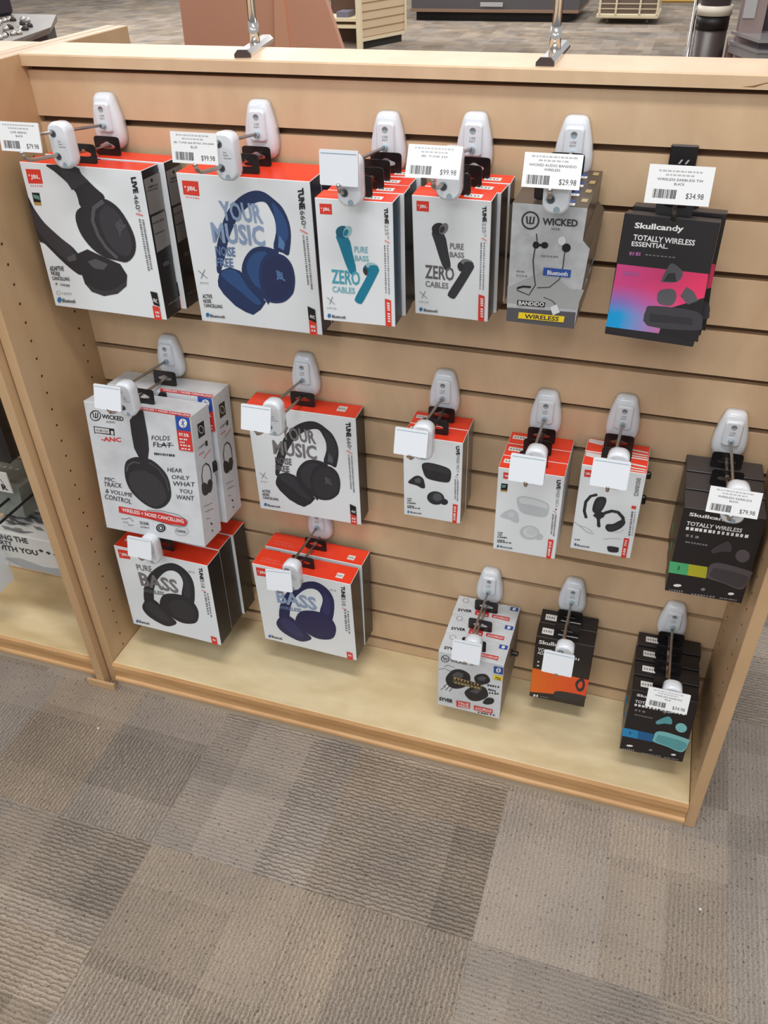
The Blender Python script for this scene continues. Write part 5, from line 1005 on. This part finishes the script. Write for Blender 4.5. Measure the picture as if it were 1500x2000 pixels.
# black cylindrical stand with white ring
s = empty('cylinder_stand', (.992, 2.12, 0)); tag(s, 'black cylindrical stand with white ring behind the rail at right', 'stand')
b = MB(); b.tube([(0, 0, 0), (0, 0, .955)], .050, mat('smoky_brown', (66, 56, 54), .35), 32); b.build('body', s)
b = MB(); b.tube([(0, 0, .955), (0, 0, .995)], .051, mat('black_band', (28, 22, 24), .4), 32); b.build('neck', s)
b = MB(); b.tube([(0, 0, .995), (0, 0, 1.022)], [.0545, .0545], mat('ivory_ring', (224, 216, 200), .4), 32); b.build('ring', s)
b = MB(); b.tube([(0, 0, 1.022), (0, 0, 1.25)], .046, mat('dark_plum', (60, 50, 58), .4), 32); b.build('top', s)
b = MB(); b.tube([(-.060, .0, .0), (-.060, 0, 1.2)], .006, chrome, 12); b.build('side_rod', s)
s = empty('tray_tower', (1.20, 2.10, 0)); tag(s, 'grey panelled tower with clear trays behind the rail at right', 'display stand')
b = MB(); b.box(-.129, -.06, -.1, .12, .0, 1.4, mat('mauve_grey_panel', (152, 134, 132), .5)); b.box(-.125, -.09, -.106, -.1, 1.0, 1.2, pm('lgrey')); b.build('side_panel', s)
b = MB(); b.box(-.06, .35, -.02, .12, .0, 1.4, mat('charcoal_panel', (66, 58, 62), .6, noise=.3, nscale=30)); b.build('back_panel', s)
b = MB(); b.box(-.150, -.13, -.06, .12, .0, .92, mat('umber_panel', (118, 90, 78), .5)); b.build('lower_panel', s)
acr = mat('clear_acrylic', (196, 192, 194), .15, trans=.55)
for z in (.925, .952):
    b = MB(); b.prism([(-.148, -.06), (-.07, -.24), (.35, -.20), (.35, -.02)], 'z', z, z+.008, acr); b.build('tray', s)
b = MB(); b.prism([(-.146, -.06), (-.068, -.232), (.35, -.19), (.35, -.03)], 'z', .90, .925, acr); b.build('tray', s)
# low counter tray of shiny goods, top left
s = empty('counter_tray', (-1.19, 1.25, 0)); s.rotation_euler = (0, 0, .0); tag(s, 'dark counter tray full of small shiny goods at top left', 'counter tray')
b = MB(); b.hull([(-.5, -.30, 1.017), (.34, -.30, 1.017), (.25, .05, 1.017), (-.5, .35, 1.017), (.08, .33, 1.017), (-.5, -.30, 1.035), (.34, -.30, 1.035), (.26, .05, 1.035), (-.5, .35, 1.035), (.08, .33, 1.035)], mat('tray_grey', (128, 120, 116), .35, noise=.3, nscale=25)); b.build('tray', s)
b = MB(); b.hull([(-.49, -.29, 0), (.325, -.29, 0), (.24, .05, 0), (.07, .32, 0), (-.49, .34, 0), (-.49, -.29, 1.016), (.325, -.29, 1.016), (.24, .05, 1.016), (.07, .32, 1.016), (-.49, .34, 1.016)], mat('tray_base_black', (42, 32, 32), .6)); b.build('base', s)
rr = random.Random(5); shiny = mat('silver_trinket', (216, 208, 200), .2, metal=.8); dull = mat('dark_trinket', (60, 52, 50), .5)
protos = {}
for k in range(150):
    x = -.42+.70*rr.random(); y = -.27+.46*rr.random()
    if x > .27-.55*max(0, y+.1): continue
    key = rr.choice(('a', 'a', 'b'))
    if key not in protos:
        b = MB(); b.hull([(.010*math.cos(t)*q, .010*math.sin(t)*q, zz) for zz, q in ((0, 1), (.007, .9), (.012, .4)) for t in [2*math.pi*i/9 for i in range(9)]], shiny if key == 'a' else dull, smooth=True)
        o = b.build('trinket'); protos[key] = o
    else: o = protos[key].copy(); COL.objects.link(o)
    o.location = (-1.19+x, 1.25+y, 1.0352); o.rotation_euler = (0, 0, rr.random()*6)
    tag(o, ('silver' if key == 'a' else 'dark')+' trinket lying in the counter tray at top left', 'trinket', ('silver' if key == 'a' else 'dark')+' trinkets in the counter tray')
b = MB(); b.box(-.12, .12, -.04, .04, 0, .11, mat('dark_plum_case', (46, 36, 48), .5), c=.01); tag(b.build('dark_case', None, (-1.39, 1.535, 1.0352)), 'dark case standing on the back of the counter tray at top left', 'case')
# bits on the carpet
for x, y, lab in ((.024, -.322, 'tiny white scrap on the carpet below the left bay'), (1.195, -.353, 'tiny white scrap on the carpet near the right corner')):
    b = MB(); b.hull([(0, 0, 0), (.004, .001, 0), (.003, .005, 0), (-.001, .004, 0), (.001, .001, .002), (.003, .003, .002)], pm('white')); tag(b.build('paper_scrap', None, (x, y, .001)), lab, 'scrap')
